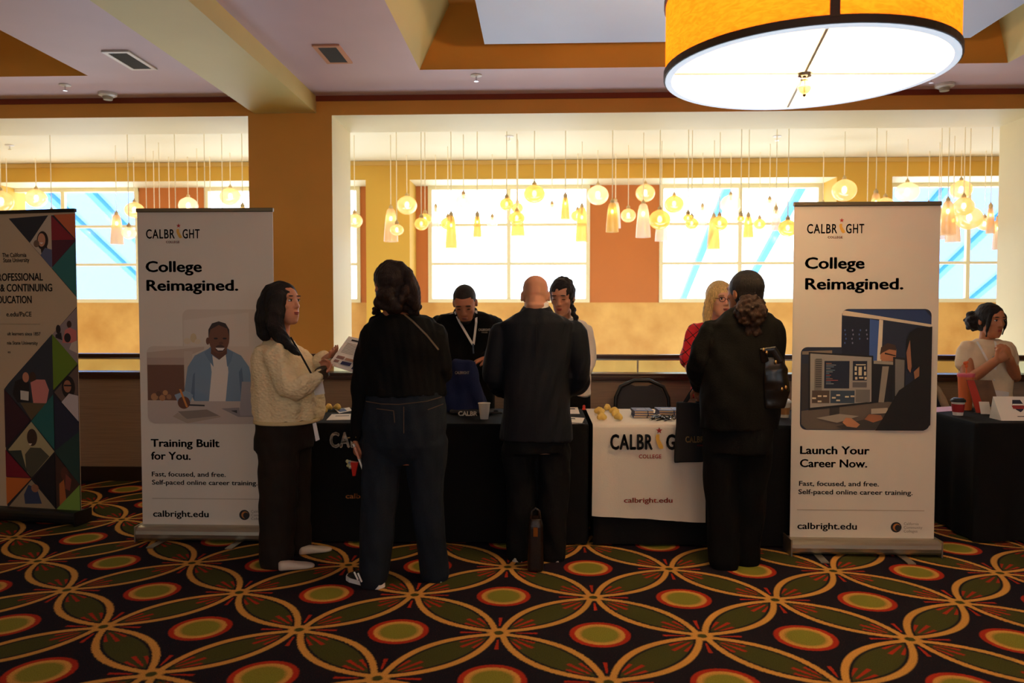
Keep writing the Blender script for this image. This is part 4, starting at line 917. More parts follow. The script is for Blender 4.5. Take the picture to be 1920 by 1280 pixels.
def tcf(u, v):  # u,v in metres on the front face
    return Vector((-hw - .02 * v / hh + u, -d + (.03 + d) * v / hh - .0015, v))
def tpoly(nm, pts, m): me = mesh(nm, [tcf(*p) for p in pts], [tuple(range(len(pts)))]); link(nm, me, m, t)
ex, ey = .135, .085
tpoly('emblem', [(ex - .035, ey + .012), (ex - .024, ey + .04), (ex + .024, ey + .04), (ex + .035, ey + .012), (ex + .022, ey - .02), (ex, ey - .034), (ex - .022, ey - .02)], mat('emblem_navy', (40, 42, 58), .6))
def tpoly2(nm, pts, m): me = mesh(nm, [tcf(*p) + Vector((0, -.0008, .0003)) for p in pts], [tuple(range(len(pts)))]); link(nm, me, m, t)
tpoly2('emblem_ribbon', [(ex - .042, ey + .006), (ex + .042, ey + .006), (ex + .038, ey - .014), (ex - .038, ey - .014)], mat('emblem_red', (150, 50, 44), .6))
tpoly2('emblem_band', [(ex - .032, ey + .016), (ex + .032, ey + .016), (ex + .034, ey + .007), (ex - .034, ey + .007)], M_PAPER)
tpoly2('caption_line', [(ex - .03, .028), (ex + .05, .028), (ex + .05, .024), (ex - .03, .024)], M_INK)

# ---- banquet chairs behind the tables
M_CHF = mat('chair_fabric', (52, 50, 52), .85, bump=(140, .2)); M_CHM = mat('chair_metal', (24, 23, 22), .4)
def chair(x, y, rz, lab, top=.885, drape=False):
    t = thing('banquet_chair', (x, y, 0), lab, 'chair', None, rz)
    me = organic([loft([((0, 0, .42), (.21, 0, 0), (0, .21, 0)), ((0, 0, .475), (.205, 0, 0), (0, .205, 0))], 28, 4)], .012, 3); link('seat', me, M_CHF, t)
    arch = [(-.2, -.2, .44), (-.213, -.235, .62), (-.208, -.25, .74), (-.17, -.262, .825), (-.06, -.27, top - .01), (.06, -.27, top - .01), (.17, -.262, .825), (.208, -.25, .74), (.213, -.235, .62), (.2, -.2, .44)]
    V, F = tube(arch, [.015] * 10, ref=(0, 1, 0), n=10); MB().add(V, F).build('back_frame', M_CHM, t, smooth=True)
    pad = [(-.196, .60), (.196, .60), (.192, .74), (.155, .815), (.085, .842), (.05, .828), (-.05, .828), (-.085, .842), (-.155, .815), (-.192, .74)]
    V = [(a, -.225 - (b_ - .6) * .17, b_) for a, b_ in pad]; V += [(a, c - .035, b_) for a, c, b_ in V]; n = len(pad)
    MB().add(V, [tuple(range(n)), tuple(range(2 * n - 1, n - 1, -1))] + [(i, n + i, n + (i + 1) % n, (i + 1) % n) for i in range(n)]).build('backrest', M_CHF, t)
    for sx in (-1, 1):
        for y0, y1 in ((.18, .23), (-.18, -.24)):
            V, F = tube([(sx * .19, y0, .43), (sx * .205, y1, .012)], [.0125, .0125], n=8, round_ends=False); MB().add(V, F).build('leg', M_CHM, t)
    return t
chc = PY(1212, 740, 5.95)
chair(chc.x, 5.95 - .26 + .27, PI, 'black banquet chair with an arched back behind the white runner')
c2 = PY(1744, 740, 6.05); chair(c2.x, 6.05, PI, 'banquet chair with a beige jacket over its back, right side')
jk = thing('draped_jacket', (c2.x, 6.30, .5), 'beige jacket draped over the chair back at the right', 'jacket')
me = organic([tube([(-.2, .0, .18), (-.19, .035, .30), (-.10, .045, .385), (0, .045, .395), (.10, .045, .385), (.19, .035, .30), (.235, -.02, .16), (.25, -.03, .0)], [(.035, .05)] * 8, ref=(0, 1, 0)), loft([((0, .075, .02), (.2, 0, 0), (0, .03, 0)), ((0, .075, .36), (.17, 0, 0), (0, .03, 0))], 20, 3)], .008, 3, (.01, 20), 5)
link('jacket_cloth', me, mat('beige_fleece', (186, 164, 132), .9, bump=(90, .3)), jk)

# ================================================================== PEOPLE
def skin(name, rgb): return mat(name, rgb, .5, noise=(14, .06), spec=.35)
def fabric(name, rgb, r=.85, sc=160, st=.2, noise=(6, .10)): return mat(name, rgb, r, bump=(sc, st), noise=noise, spec=.12)
def hairm(name, rgb): return mat(name, rgb, .55, noise=(70, .45), bump=(110, .6), stretch=(3, 3, .3), spec=.25)
def fwd(a): return Vector((-math.sin(a), math.cos(a), 0))
def sid(a): return Vector((math.cos(a), math.sin(a), 0))
class Person:
    def __init__(s, u, Y, label):
        b = PY(u, 640, Y); s.Y = Y; s.b = Vector((b.x, Y, 0)); s.t = thing('person', s.b, label, 'person'); s.skin = []
    def W(s, u, v, d=0.0): return PY(u, v, s.Y + d) - s.b
    def G(s, u, v): return PZ(u, v, 0) - s.b           # a point on the floor
    def torso(s, rows, phi, p=2.3, k=1.0):
        S_, F_ = sid(phi), fwd(phi)
        return loft([(s.W(u, v, d), S_ * rx * k, F_ * ry * k) for u, v, d, rx, ry in rows], 28, p)
    def limb(s, pts, rad, ref=(0, 1, 0), k=1.0):
        q = [Vector(x) if not isinstance(x, tuple) else s.W(*x) for x in pts]
        # resample for smooth bends
        P = []; R = []
        for i in range(len(q) - 1):
            for j in range(4): f = j / 4; P.append(q[i].lerp(q[i + 1], f)); R.append((rad[i] * (1 - f) + rad[i + 1] * f) * k)
        P.append(q[-1]); R.append(rad[-1] * k)
        for _ in range(2):
            P = [P[0]] + [(P[i - 1] + P[i] * 2 + P[i + 1]) / 4 for i in range(1, len(P) - 1)] + [P[-1]]
        return tube(P, R, ref)
    def wear(s, name, parts, m, voxel=.009, smooth=3, fold=(.012, 16), seed=1, label=None):
        me = organic(parts, voxel, smooth, fold, seed); o = link(name, me, m, s.t)
        if label: o['label'] = label
        return o
    def head(s, c, yaw, pitch=0.0, k=1.0, roll=0.0):
        M = Matrix.Rotation(yaw, 3, 'Z') @ Matrix.Rotation(-pitch, 3, 'X') @ Matrix.Rotation(roll, 3, 'Y')
        c = Vector(c); s.hM, s.hc, s.hk = M, c, k
        f = s.hf = lambda x, y, z: c + M @ (Vector((x, y, z)) * k)
        rows = [(-.116, .058, .016, .016), (-.108, .052, .032, .034), (-.092, .040, .046, .052), (-.07, .028, .055, .069), (-.04, .014, .062, .084), (-.01, .004, .067, .092), (.02, 0, .071, .095), (.05, -.005, .074, .098), (.08, -.010, .067, .087), (.102, -.012, .048, .062), (.116, -.012, .018, .024)]
        P = [loft([(f(0, cy, z), M @ Vector((rx, 0, 0)) * k, M @ Vector((0, ry, 0)) * k) for z, cy, rx, ry in rows], 24, 2.15)]
        def e(x, y, z, a, b, d): P.append(ell(f(x, y, z), (a * k, b * k, d * k), M))
        P.append(tube([f(0, .088, .03), f(0, .101, .002), f(0, .107, -.016)], [.007 * k, .009 * k, .0112 * k], ref=M @ Vector((1, 0, 0))))
        for sx in (-1, 1):
            e(sx * .012, .098, -.020, .008, .009, .007); e(sx * .03, .082, .038, .024, .012, .008); e(sx * .043, .064, -.012, .018, .018, .018); e(sx * .078, -.008, -.002, .008, .019, .031)
        e(0, .091, -.054, .023, .011, .012); e(0, .082, -.100, .018, .015, .013)
        s.skin += P
        return f
    def neck(s, base, r=.052): s.skin.append(tube([s.hf(0, -.025, .0), s.hf(0, -.015, -.075), base], [r * .95, r, r * 1.15]))
    def face(s, browm, lipm, eyes='open', lidm=None):
        f, M, k = s.hf, s.hM, s.hk
        def part(nm, lst, m):
            mb = MB()
            for c, r in lst: mb.add(*ell(f(*c), tuple(q * k for q in r), M, 12))
            mb.build(nm, m, s.t, smooth=True)
        W_, D_ = mat('eye_white', (226, 218, 208), .3), mat('eye_dark', (26, 18, 14), .2)
        for sx in (-1, 1):
            if eyes == 'open':
                part('eye', [((sx * .031, .084, .018), (.0145, .0085, .0062))], W_)
                part('iris', [((sx * .031, .0905, .018), (.0058, .0032, .0058))], D_)
            part('eyelash', [((sx * .031, .0885, .0245 if eyes == 'open' else .015), (.0165, .0055, .0022))], D_)
            part('eyebrow', [((sx * .032, .0915, .043), (.0195, .005, .0036))], browm)
        part('lips', [((0, .0985, -.0495), (.0215, .0065, .0045)), ((0, .0975, -.0575), (.018, .0065, .0055))], lipm)
    def hair_cap(s, gr=1.0, low=0.0):
        k = s.hk; return [ell(s.hf(0, -.020, .036), (.083 * k * gr, .099 * k * gr, .092 * k * gr), s.hM, 24), ell(s.hf(0, -.030, -.005 - low), (.078 * k * gr, .078 * k * gr, .085 * k * gr), s.hM, 20)]
    def hand(s, w, d, n, size=1.0, curl=.5, spread=.3, left=False):
        """w wrist, d pointing direction, n palm normal (fingers curl towards it)"""
        w = Vector(w); d = Vector(d).normalized(); n = Vector(n); n = (n - d * n.dot(d)).normalized(); sd = d.cross(n) * (-1 if left else 1); z = size
        P = [tube([w - d * .02, w + d * .03 * z, w + d * .085 * z], [(.024 * z, .018 * z), (.036 * z, .017 * z), (.040 * z, .014 * z)], ref=n)]
        for i, (off, L) in enumerate(((.030, .066), (.010, .076), (-.010, .071), (-.029, .055))):
            b = w + d * .082 * z + sd * off * z; dr = (d + sd * spread * off * 12).normalized(); pts = [b - dr * .02, b]; a = 0
            for q in (.45, .32, .26):
                a += curl * (1.0 if q > .4 else 1.15); v = dr * math.cos(a) + n * math.sin(a); pts.append(pts[-1] + v * L * q * z * 1.05)
            P.append(tube(pts, [.0095 * z, .0095 * z, .009 * z, .0082 * z, .0072 * z], ref=sd, n=10))
        b = w + d * .025 * z + sd * .03 * z; t1 = (d * .65 + sd * .7 + n * .35).normalized(); t2 = (d * .95 + sd * .1 + n * (.3 + curl * .3)).normalized()
        P.append(tube([b - t1 * .02, b, b + t1 * .042 * z, b + t1 * .042 * z + t2 * .034 * z], [.013 * z, .013 * z, .0105 * z, .0085 * z], ref=n, n=10))
        s.skin += P
    def body(s, m, voxel=.006): link('body', organic(s.skin, voxel, 2), m, s.t)
    def foot(s, heel, toe, m, sole=None, nm='shoe', h=.075, low=False, part=None):
        heel, toe = Vector(heel), Vector(toe); heel.z = toe.z = 0; d = (toe - heel); L = max(.24, d.length) if not low else low; d = d.normalized(); L = min(L, .29); sd = Vector((-d.y, d.x, 0))
        def st(f, w_, zc, hz): return (heel + d * L * f + Vector((0, 0, zc)), sd * w_, Vector((0, 0, hz)))
        zz = .5 * h
        up = loft([st(0, .018, zz * .9, zz * .75), st(.06, .032, zz, zz * .98), st(.3, .036, zz * .98, zz * .97), st(.5, .041, zz * .78, zz * .77), st(.75, .046, zz * .58, zz * .56), st(.92, .034, zz * .46, zz * .42), st(1.0, .012, zz * .4, zz * .25)], 20, 2.6)
        me = organic([up], .006, 2); o = link(nm, me, m, s.t)
        so = loft([(heel + d * L * f + Vector((0, 0, zc)), sd * w_, d * 0.001 + Vector((0, 0, .001))) for f, w_, zc in ((0, .01, .01),)] * 2, 8) if False else None
        if sole:
            ring = [(0, .02), (.05, .034), (.3, .037), (.55, .043), (.78, .049), (.93, .038), (1.02, .012)]
            L1 = [heel + d * L * f + sd * w_ for f, w_ in ring]; R1 = [heel + d * L * f - sd * w_ for f, w_ in reversed(ring)]; P = L1 + R1; n = len(P)
            V = [p + Vector((0, 0, .001)) for p in P] + [p + Vector((0, 0, .024)) for p in P]
            MB().add(V, [tuple(range(n - 1, -1, -1)), tuple(range(n, 2 * n))] + [(i, (i + 1) % n, n + (i + 1) % n, n + i) for i in range(n)]).build('sole', sole, o)
        return o
    def strap(s, pts, wd, th, m, nm='strap', nrm=(0, -1, 0)):
        mb = MB(); P = [Vector(p) if not isinstance(p, tuple) else s.W(*p) for p in pts]
        for a, b in zip(P[:-1], P[1:]): mb.beam(a, b + (b - a).normalized() * wd * .2, wd, th, up=nrm)
        return mb.build(nm, m, s.t)
    def card(s, quad, m, nm, d, th=.002):
        P = [s.W(u, v, d if not isinstance(d, (list, tuple)) else d[i]) for i, (u, v) in enumerate(quad)]; n = (P[1] - P[0]).cross(P[3] - P[0]).normalized() * th
        V = P + [p + n for p in P]; return MB().add(V, [(0, 1, 2, 3), (7, 6, 5, 4), (0, 4, 5, 1), (1, 5, 6, 2), (2, 6, 7, 3), (3, 7, 4, 0)]).build(nm, m, s.t)
def blobs(cen, rad, n, r0, r1, seed, shell=True):
    g = np.random.default_rng(seed); out = []
    for _ in range(n):
        v = g.normal(size=3); v /= np.linalg.norm(v); v *= (g.uniform(.75, 1.0) if shell else g.uniform(0, 1) ** .4)
        r = g.uniform(r0, r1); out.append(ell(Vector(cen) + Vector((v[0] * rad[0], v[1] * rad[1], v[2] * rad[2])), (r, r, r), None, 8))
    return out
HB = hairm('black_hair', (26, 20, 18)); HBR = hairm('dark_brown_hair', (38, 25, 20)); HBL = hairm('blonde_hair', (212, 176, 112)); HCUR = hairm('brown_curls', (52, 34, 24))
LIP = mat('lip_rose', (150, 66, 58), .45); LIPN = mat('lip_natural', (128, 74, 60), .5)
M_BLK = fabric('black_cloth', (13, 13, 13)); M_LAN = mat('lanyard_white', (224, 220, 210), .6); M_BADGE = mat('badge_card', (220, 214, 204), .5)
def lower(P, u, hips_v, d, m, phi, w_=.165, foot_m=None, leg=.09):
    """plain trousers and shoes for someone standing behind a table"""
    a = P.W(u, hips_v, d); S_ = sid(phi); F_ = fwd(phi)
    rows = [(a + Vector((0, 0, .06)), S_ * w_ * .95, F_ * w_ * .75), (a, S_ * w_, F_ * w_ * .8), (a - Vector((0, 0, .12)), S_ * w_ * .97, F_ * w_ * .78)]
    parts = [loft(rows, 24, 2.3)]
    for sx in (-1, 1):
        top = a + S_ * sx * w_ * .5 - Vector((0, 0, .1)); bot = Vector((top.x + S_.x * sx * .02, top.y + S_.y * sx * .02, .06))
        parts.append(tube([top, top.lerp(bot, .5), bot], [leg * 1.05, leg * .85, leg * .7])); P.skin.append(tube([top, top.lerp(bot, .5), bot], [leg * .85, leg * .6, leg * .45]))
        P.foot(bot - F_ * .06, bot + F_ * .2, foot_m or mat('black_shoe', (18, 17, 17), .4))
    P.skin.append(loft([(c, A * .85, B_ * .85) for c, A, B_ in rows], 20))
    P.wear('trousers', parts, m, .011, 3, (.01, 14), 4)

# ---- 1 woman in the cream sweater, in profile
p = Person(535, 4.38, 'woman in a cream knit sweater holding out a printed flyer'); W = p.W
PH = -1.72
sw = [(523, 641, 0, .075, .075), (522, 652, 0, .155, .10), (529, 672, 0, .185, .14), (535, 705, 0, .19, .165), (540, 745, 0, .195, .178), (541, 772, 0, .20, .182), (540, 786, 0, .195, .176)]
ra = [(516, 668, -.16), (543, 733, -.23), (573, 722, -.24), (594, 704, -.20)]; rr_ = [.072, .074, .068, .040]
la = [(535, 668, .16), (578, 726, .18), (603, 672, .04)]; lr = [.066, .062, .038]
sweater = mat('cream_knit', (236, 214, 166), .9, wave=(52, 1.0), noise=(5, .07), stretch=(1, 1, 1.4))
p.wear('sweater', [p.torso(sw, PH), p.limb(ra, rr_), p.limb(la, lr)], sweater, .008, 3, (.019, 20), 2)
hem = [(540, 783, 0, .198, .179), (540, 790, 0, .197, .178)]; p.wear('sweater_hem', [p.torso(hem, PH)], mat('cream_rib', (214, 190, 138), .9, bump=(200, .3)), .006, 2, None)
tr = mat('dark_brown_trousers', (33, 24, 16), .8, noise=(4, .15), spec=.25)
pv = [(540, 765, 0, .175, .165), (536, 800, 0, .18, .160), (532, 840, 0, .175, .150)]
l1 = [(524, 832, -.075), (524, 930, -.085), (518, 1052, -.10)]; l2 = [(545, 832, .075), (549, 930, .10), (560, 1026, .15)]
p.wear('trousers', [p.torso(pv, PH), p.limb(l1, [.118, .105, .088]), p.limb(l2, [.112, .092, .072])], tr, .009, 3, (.012, 12), 7)
p.skin += [p.torso(sw, PH, k=.82), p.torso(pv, PH, k=.82), p.limb(ra, rr_, k=.55), p.limb(la, lr, k=.6), p.limb(l1 + [(519, 1066, -.10)], [.09, .06, .038, .036]), p.limb(l2 + [(562, 1038, .15)], [.09, .06, .038, .036])]
p.head(W(530, 571, 0), -1.98, -.06, 1.0); p.neck(W(522, 645, 0), .05)
p.hand(W(594, 704, -.20), W(618, 686, -.10) - W(594, 704, -.20), (0.2, .5, .6), .92, .75, left=False)
p.hand(W(603, 671, .04), W(636, 662, -.03) - W(603, 671, .04), (-.1, -.3, .8), .92, .35, left=True)
SKA = skin('skin_tan', (196, 132, 98)); p.body(SKA, .0055); p.face(HB, LIP)
hp = p.hair_cap(1.07) + [p.limb([(517, 556, 0), (511, 580, 0), (505, 602, 0), (501, 618, 0)], [.084, .088, .082, .066]), p.limb([(503, 595, -.03), (498, 628, -.04)], [.06, .034]), p.limb([(503, 595, .03), (499, 628, .04)], [.06, .034]),
      p.limb([(522, 558, -.075), (514, 592, -.09), (517, 618, -.11), (533, 640, -.145), (560, 664, -.172)], [.045, .052, .046, .032, .011]), p.limb([(530, 556, .085), (523, 595, .10), (532, 625, .12)], [.034, .034, .02])]
p.wear('hair', hp, HB, .006, 3, (.006, 40), 3)
n = SKA; shm = mat('white_mule', (206, 190, 170), .5)
p.foot(p.G(522, 1070), p.G(576, 1064), shm, None, 'shoe', .052, low=.195); p.foot(p.G(560, 1040), p.G(606, 1034), shm, None, 'shoe', .052, low=.195)
p.strap([(545, 632, -.10), (566, 668, -.16), (590, 712, -.10)], .010, .003, mat('black_strap', (22, 20, 20), .6), 'lanyard')
p.card([(586, 712), (604, 709), (609, 738), (590, 741)], M_BADGE, 'name_badge', -.19)
p.card([(586, 794), (592, 792), (599, 824), (592, 827)], M_WHITEP, 'card_holder', -.17, .006)
MB().add(*tube([W(601, 691, -.19), W(607, 706, -.17)], [.034, .034], round_ends=False)).build('wristband', mat('brown_band', (64, 46, 26), .6), p.t)
fl = thing('flyer', p.b + W(650, 665, -.05), 'printed flyer held out by the woman in the cream sweater', 'flyer'); o0 = Vector(fl.location)
q = [p.b + W(u, v, d) for u, v, d in ((654, 630, .06), (716, 645, .02), (677, 703, -.14), (615, 683, -.10))]; nn = (q[1] - q[0]).cross(q[3] - q[0]).normalized() * .0015
MB().add(q + [x + nn for x in q], [(0, 1, 2, 3), (7, 6, 5, 4), (0, 4, 5, 1), (1, 5, 6, 2), (2, 6, 7, 3), (3, 7, 4, 0)]).build('sheet', M_PAPER, fl, origin=o0)
def flq(a0, b0, a1, b1, m, nm='print'):
    s_ = -1 if nn.y > 0 else 1
    P = [q[0] + (q[1] - q[0]) * a + (q[3] - q[0]) * b + (nn * -1.2 if nn.y > 0 else nn * 1.9) for a, b in ((a0, b0), (a1, b0), (a1, b1), (a0, b1))]; MB().add(P, [(0, 1, 2, 3)]).build(nm, m, fl, origin=o0)
for k in range(8): flq(.1, .22 + k * .045, .85 - .1 * (k % 3), .232 + k * .045, mat('print_grey', (120, 110, 100), .7))
flq(.15, .08, .6, .13, M_INK); NV = mat('flyer_navy', (40, 44, 84), .6)
flq(.08, .66, .30, .76, mat('flyer_photo', (150, 110, 96), .6), 'photo_print'); flq(.34, .68, .62, .76, mat('flyer_photo2', (190, 140, 110), .6), 'photo_print'); flq(.3, .8, .58, .9, NV); flq(.66, .74, .98, .97, NV, 'logo_print'); flq(.08, .8, .22, .88, mat('flyer_photo', (150, 110, 96), .6), 'photo_print')

# ---- 2 woman in the black top and jeans, from behind
p = Person(757, 4.03, 'woman in a black top and blue jeans seen from behind'); W = p.W
tp = [(744, 586, 0, .075, .07), (752, 598, 0, .165, .10), (758, 620, 0, .212, .125), (759, 650, 0, .213, .14), (757, 690, 0, .203, .145), (758, 720, 0, .205, .15), (759, 740, 0, .21, .155)]
la = [(697, 627, 0), (681, 725, -.03), (668, 815, 0)]; ra = [(818, 627, 0), (828, 706, .0), (800, 690, .27)]
p.wear('top', [p.torso(tp, 0), p.limb(la, [.068, .06, .047]), p.limb(ra, [.068, .062, .045])], M_BLK, .008, 3, (.012, 20), 11)
jeans = mat('dark_denim', (24, 31, 40), .8, noise=(7, .22), bump=(220, .3), spec=.2)
pv = [(759, 732, 0, .195, .145), (759, 765, 0, .212, .158), (758, 800, 0, .217, .165), (757, 832, 0, .205, .15), (757, 852, 0, .17, .12), (757, 868, 0, .11, .08)]
l1 = [(716, 828, 0), (713, 930, -.03), (699, 1086, -.07)]; l2 = [(798, 828, 0), (800, 930, .02), (816, 1076, .06)]
p.wear('jeans', [p.torso(pv, 0), p.limb(l1, [.118, .094, .073]), p.limb(l2, [.118, .094, .072])], jeans, .008, 3, (.010, 18), 12)
st_m = mat('denim_stitch', (82, 62, 42), .7)
def stitch(pts): 
    P = [W(*q) for q in pts]; p.strap(P, .004, .002, st_m, 'stitching', (0, -1, 0))
stitch([(686, 752, -.155), (715, 757, -.172), (748, 758, -.172), (800, 752, -.17), (828, 744, -.15)])
stitch([(706, 766, -.172), (738, 770, -.178), (740, 792, -.178)]); stitch([(802, 768, -.175), (831, 757, -.15)]); stitch([(757, 762, -.172), (757, 812, -.172)])
p.skin += [p.torso(tp, 0, k=.84), p.torso(pv, 0, k=.84), p.limb(la, [.05, .045, .034]), p.limb(ra, [.05, .045, .034]), p.limb(l1, [.09, .06, .04]), p.limb(l2, [.09, .06, .04])]
p.head(W(733, 538, 0), .62, .05, 1.02); p.neck(W(742, 592, 0), .056)
p.hand(W(667, 818, 0), (-.02, .12, -1), (1, .25, 0), 1.0, .62, left=False)
SKB = skin('skin_warm_brown', (176, 112, 78)); p.body(SKB, .0065)
hp = p.hair_cap(1.1, .02) + blobs(W(742, 560, -.05), (.10, .09, .07), 60, .018, .032, 5) + blobs(W(770, 578, -.02), (.05, .05, .035), 24, .012, .022, 6) + blobs(W(706, 583, .02), (.02, .04, .02), 8, .010, .016, 8)
hp += [p.limb([(752, 500, -.06), (768, 520, -.08), (776, 545, -.08), (780, 575, -.06)], [.03, .034, .034, .026])]
p.wear('hair', hp, HBR, .006, 2, (.006, 55), 5)
for k in range(2): MB().add(*ell(W(706, 552 + k * 7, -.035), (.005, .005, .009), None, 8)).build('earring', M_CHROME, p.t)
p.strap([(757, 588, -.09), (775, 603, -.132), (800, 628, -.145), (822, 655, -.135)], .008, .003, mat('tan_strap', (120, 98, 70), .5), 'bag_strap')
sneak = mat('sneaker_black', (26, 26, 28), .6)
p.foot(p.G(716, 1103), p.G(655, 1083), sneak, M_WHITEP, 'sneaker', .085); p.foot(p.G(819, 1092), p.G(826, 1060), sneak, M_WHITEP, 'sneaker', .085)
for a, b in (((664, 1072, -.2), (671, 1086, -.2)), ((671, 1074, -.18), (678, 1090, -.18))): p.strap([W(a[0], a[1], -.14), W(b[0], b[1], -.14)], .008, .004, M_WHITEP, 'sneaker_stripe')
MB().add(*tube([W(652, 821, .0), W(668, 819, -.045), W(684, 820, 0), W(668, 821, .045), W(652, 821, 0)], [.004] * 5, ref=(0, 0, 1))).build('bracelet', M_CHROME, p.t)
hc = thing('held_cards', p.b + W(673, 860, -.03), 'cards with red packet and candy held beside the jeans', 'cards'); o0 = Vector(hc.location)
def hcard(quad, d0, d1, m, nm, th=.003):
    q = [p.b + W(u, v, d) for (u, v), d in zip(quad, (d0, d0, d1, d1))]; nn = (q[1] - q[0]).cross(q[3] - q[0]).normalized() * th
    MB().add(q + [x + nn for x in q], [(0, 1, 2, 3), (7, 6, 5, 4), (0, 4, 5, 1), (1, 5, 6, 2), (2, 6, 7, 3), (3, 7, 4, 0)]).build(nm, m, hc, origin=o0)
hcard(((661, 832), (664, 833), (683, 884), (680, 885)), -.06, -.06, M_PAPER, 'card', .05); hcard(((664, 838), (667, 838), (675, 860), (671, 861)), -.075, -.075, mat('pink_card', (210, 140, 110), .6), 'card', .04)
hcard(((657, 866), (671, 868), (666, 892), (661, 892)), -.06, -.05, mat('red_packet', (180, 34, 24), .4), 'packet', .02)
me = organic(blobs(p.b + W(655, 870, -.04), (.018, .012, .028), 9, .007, .012, 3), .003, 1); link('candy', me, mat('candy_wrap', (110, 150, 200), .25, noise=(40, .6, (230, 220, 120))), hc, origin=o0)

# ---- 3 bald man in the dark suit, from behind
p = Person(1007, 4.45, 'bald man in a dark suit seen from behind at the table'); W = p.W
jk_ = [(1006, 578, 0, .072, .075), (1006, 589, 0, .135, .10), (1007, 604, 0, .215, .12), (1007, 640, 0, .205, .14), (1006, 690, 0, .188, .145), (1006, 740, 0, .190, .15), (1006, 790, 0, .200, .155), (1006, 822, 0, .204, .158)]
la = [(938, 624, 0), (928, 670, -.01), (925, 718, .0), (955, 733, .3)]; ra = [(1076, 624, 0), (1086, 670, -.01), (1089, 716, .0), (1060, 732, .3)]
suit = fabric('charcoal_suit', (24, 26, 31), .7, 200, .15)
p.wear('jacket', [p.torso(jk_, 0, 2.4), p.limb(la, [.070, .064, .06, .05]), p.limb(ra, [.070, .064, .06, .05])], suit, .0075, 2, (.011, 15), 21)
p.strap([(1006, 596, -.118), (1006, 650, -.146), (1006, 740, -.152), (1006, 818, -.164)], .003, .002, mat('suit_seam', (12, 12, 14), .8), 'back_seam')
p.wear('jacket_collar', [loft([(W(1006, 588, -.01), Vector((.105, 0, 0)), Vector((0, .10, .02))), (W(1006, 574, .0), Vector((.076, 0, 0)), Vector((0, .078, .015)))], 24)], suit, .006, 2, None)
p.wear('shirt_collar', [loft([(W(1006, 580, 0), Vector((.072, 0, 0)), Vector((0, .074, .012))), (W(1006, 565, .01), Vector((.069, 0, 0)), Vector((0, .071, .014)))], 24)], mat('shirt_white', (226, 218, 206), .7), .006, 2, None)
pv = [(1006, 800, 0, .18, .135), (1006, 845, 0, .182, .14)]; l1 = [(974, 842, 0), (977, 940, 0), (975, 1042, .0)]; l2 = [(1038, 842, 0), (1037, 940, 0), (1038, 1042, .0)]
p.wear('trousers', [p.torso(pv, 0), p.limb(l1, [.1, .086, .074]), p.limb(l2, [.1, .086, .074])], fabric('dark_trousers', (17, 17, 18), .8), .009, 3, (.010, 14), 22)
p.skin += [p.torso(jk_, 0, k=.84), p.torso(pv, 0, k=.84), p.limb(la, [.05, .047, .044, .036]), p.limb(ra, [.05, .047, .044, .036]), p.limb(l1, [.08, .06, .04]), p.limb(l2, [.08, .06, .04])]
p.head(W(1004, 557, .03), 0, .42, 1.0); p.neck(W(1006, 585, 0), .06)
p.skin += [ell(W(1004, 572, -.045), (.052, .03, .022)), ell(W(1004, 580, -.03), (.05, .03, .018))]
p.hand(W(955, 733, .3), (.3, 1, -.1), (0, 0, -1), 1, .4); p.hand(W(1060, 732, .3), (-.3, 1, -.1), (0, 0, -1), 1, .4, left=True)
p.body(skin('skin_fair', (192, 136, 104)), .006)
shb = mat('black_shoe', (18, 17, 17), .4)
p.foot(p.G(972, 1054), p.G(966, 1020), shb, mat('pale_sole', (190, 176, 156), .6)); p.foot(p.G(1040, 1054), p.G(1046, 1020), shb, mat('pale_sole', (190, 176, 156), .6))
bp = PZ(1004, 1074, 0); bc = thing('briefcase', (bp.x, bp.y + .062, 0), 'dark brown leather briefcase standing on the carpet behind the bald man', 'briefcase')
me = organic([loft([((0, 0, .004), (.045, 0, 0), (0, .060, 0)), ((0, 0, .25), (.042, 0, 0), (0, .058, 0)), ((0, 0, .29), (.03, 0, 0), (0, .045, 0))], 28, 4)], .006, 2); M_LEA = mat('dark_leather', (30, 18, 13), .35, bump=(120, .2)); link('case_body', me, M_LEA, bc)
MB().add(*tube([(-.025, -.02, .285), (-.02, -.02, .33), (0, -.02, .345), (.02, -.02, .33), (.025, -.02, .285)], [.007] * 5, ref=(0, 1, 0))).build('handle', M_LEA, bc, smooth=True)
MB().box(-.012, .012, -.064, -.056, .2, .25).build('clasp', mat('brass', (176, 120, 60), .3, metal=1), bc)

# ---- 4 person with the curly ponytail, from behind
p = Person(1388, 4.36, 'person in a black jacket with a curly ponytail seen from behind'); W = p.W
jk_ = [(1402, 577, 0, .075, .072), (1398, 588, 0, .14, .10), (1393, 606, 0, .192, .12), (1390, 650, 0, .203, .14), (1388, 700, 0, .206, .15), (1387, 760, 0, .217, .155), (1387, 802, 0, .212, .15)]
la = [(1333, 620, 0), (1306, 690, .0), (1313, 722, .2)]; ra = [(1446, 620, 0), (1452, 700, .03), (1430, 720, .26)]
p.wear('jacket', [p.torso(jk_, .12, 2.4), p.limb(la, [.074, .066, .047]), p.limb(ra, [.072, .064, .046])], fabric('black_jacket', (17, 16, 14)), .008, 3, (.013, 15), 31)
pv = [(1385, 790, 0, .195, .14), (1383, 845, 0, .19, .14)]; l1 = [(1352, 842, 0), (1352, 940, 0), (1357, 1052, -.02)]; l2 = [(1412, 842, 0), (1404, 940, .02), (1399, 1046, .05)]
p.wear('trousers', [p.torso(pv, 0), p.limb(l1, [.105, .092, .08]), p.limb(l2, [.105, .092, .078])], M_BLK, .009, 3, (.010, 14), 32)
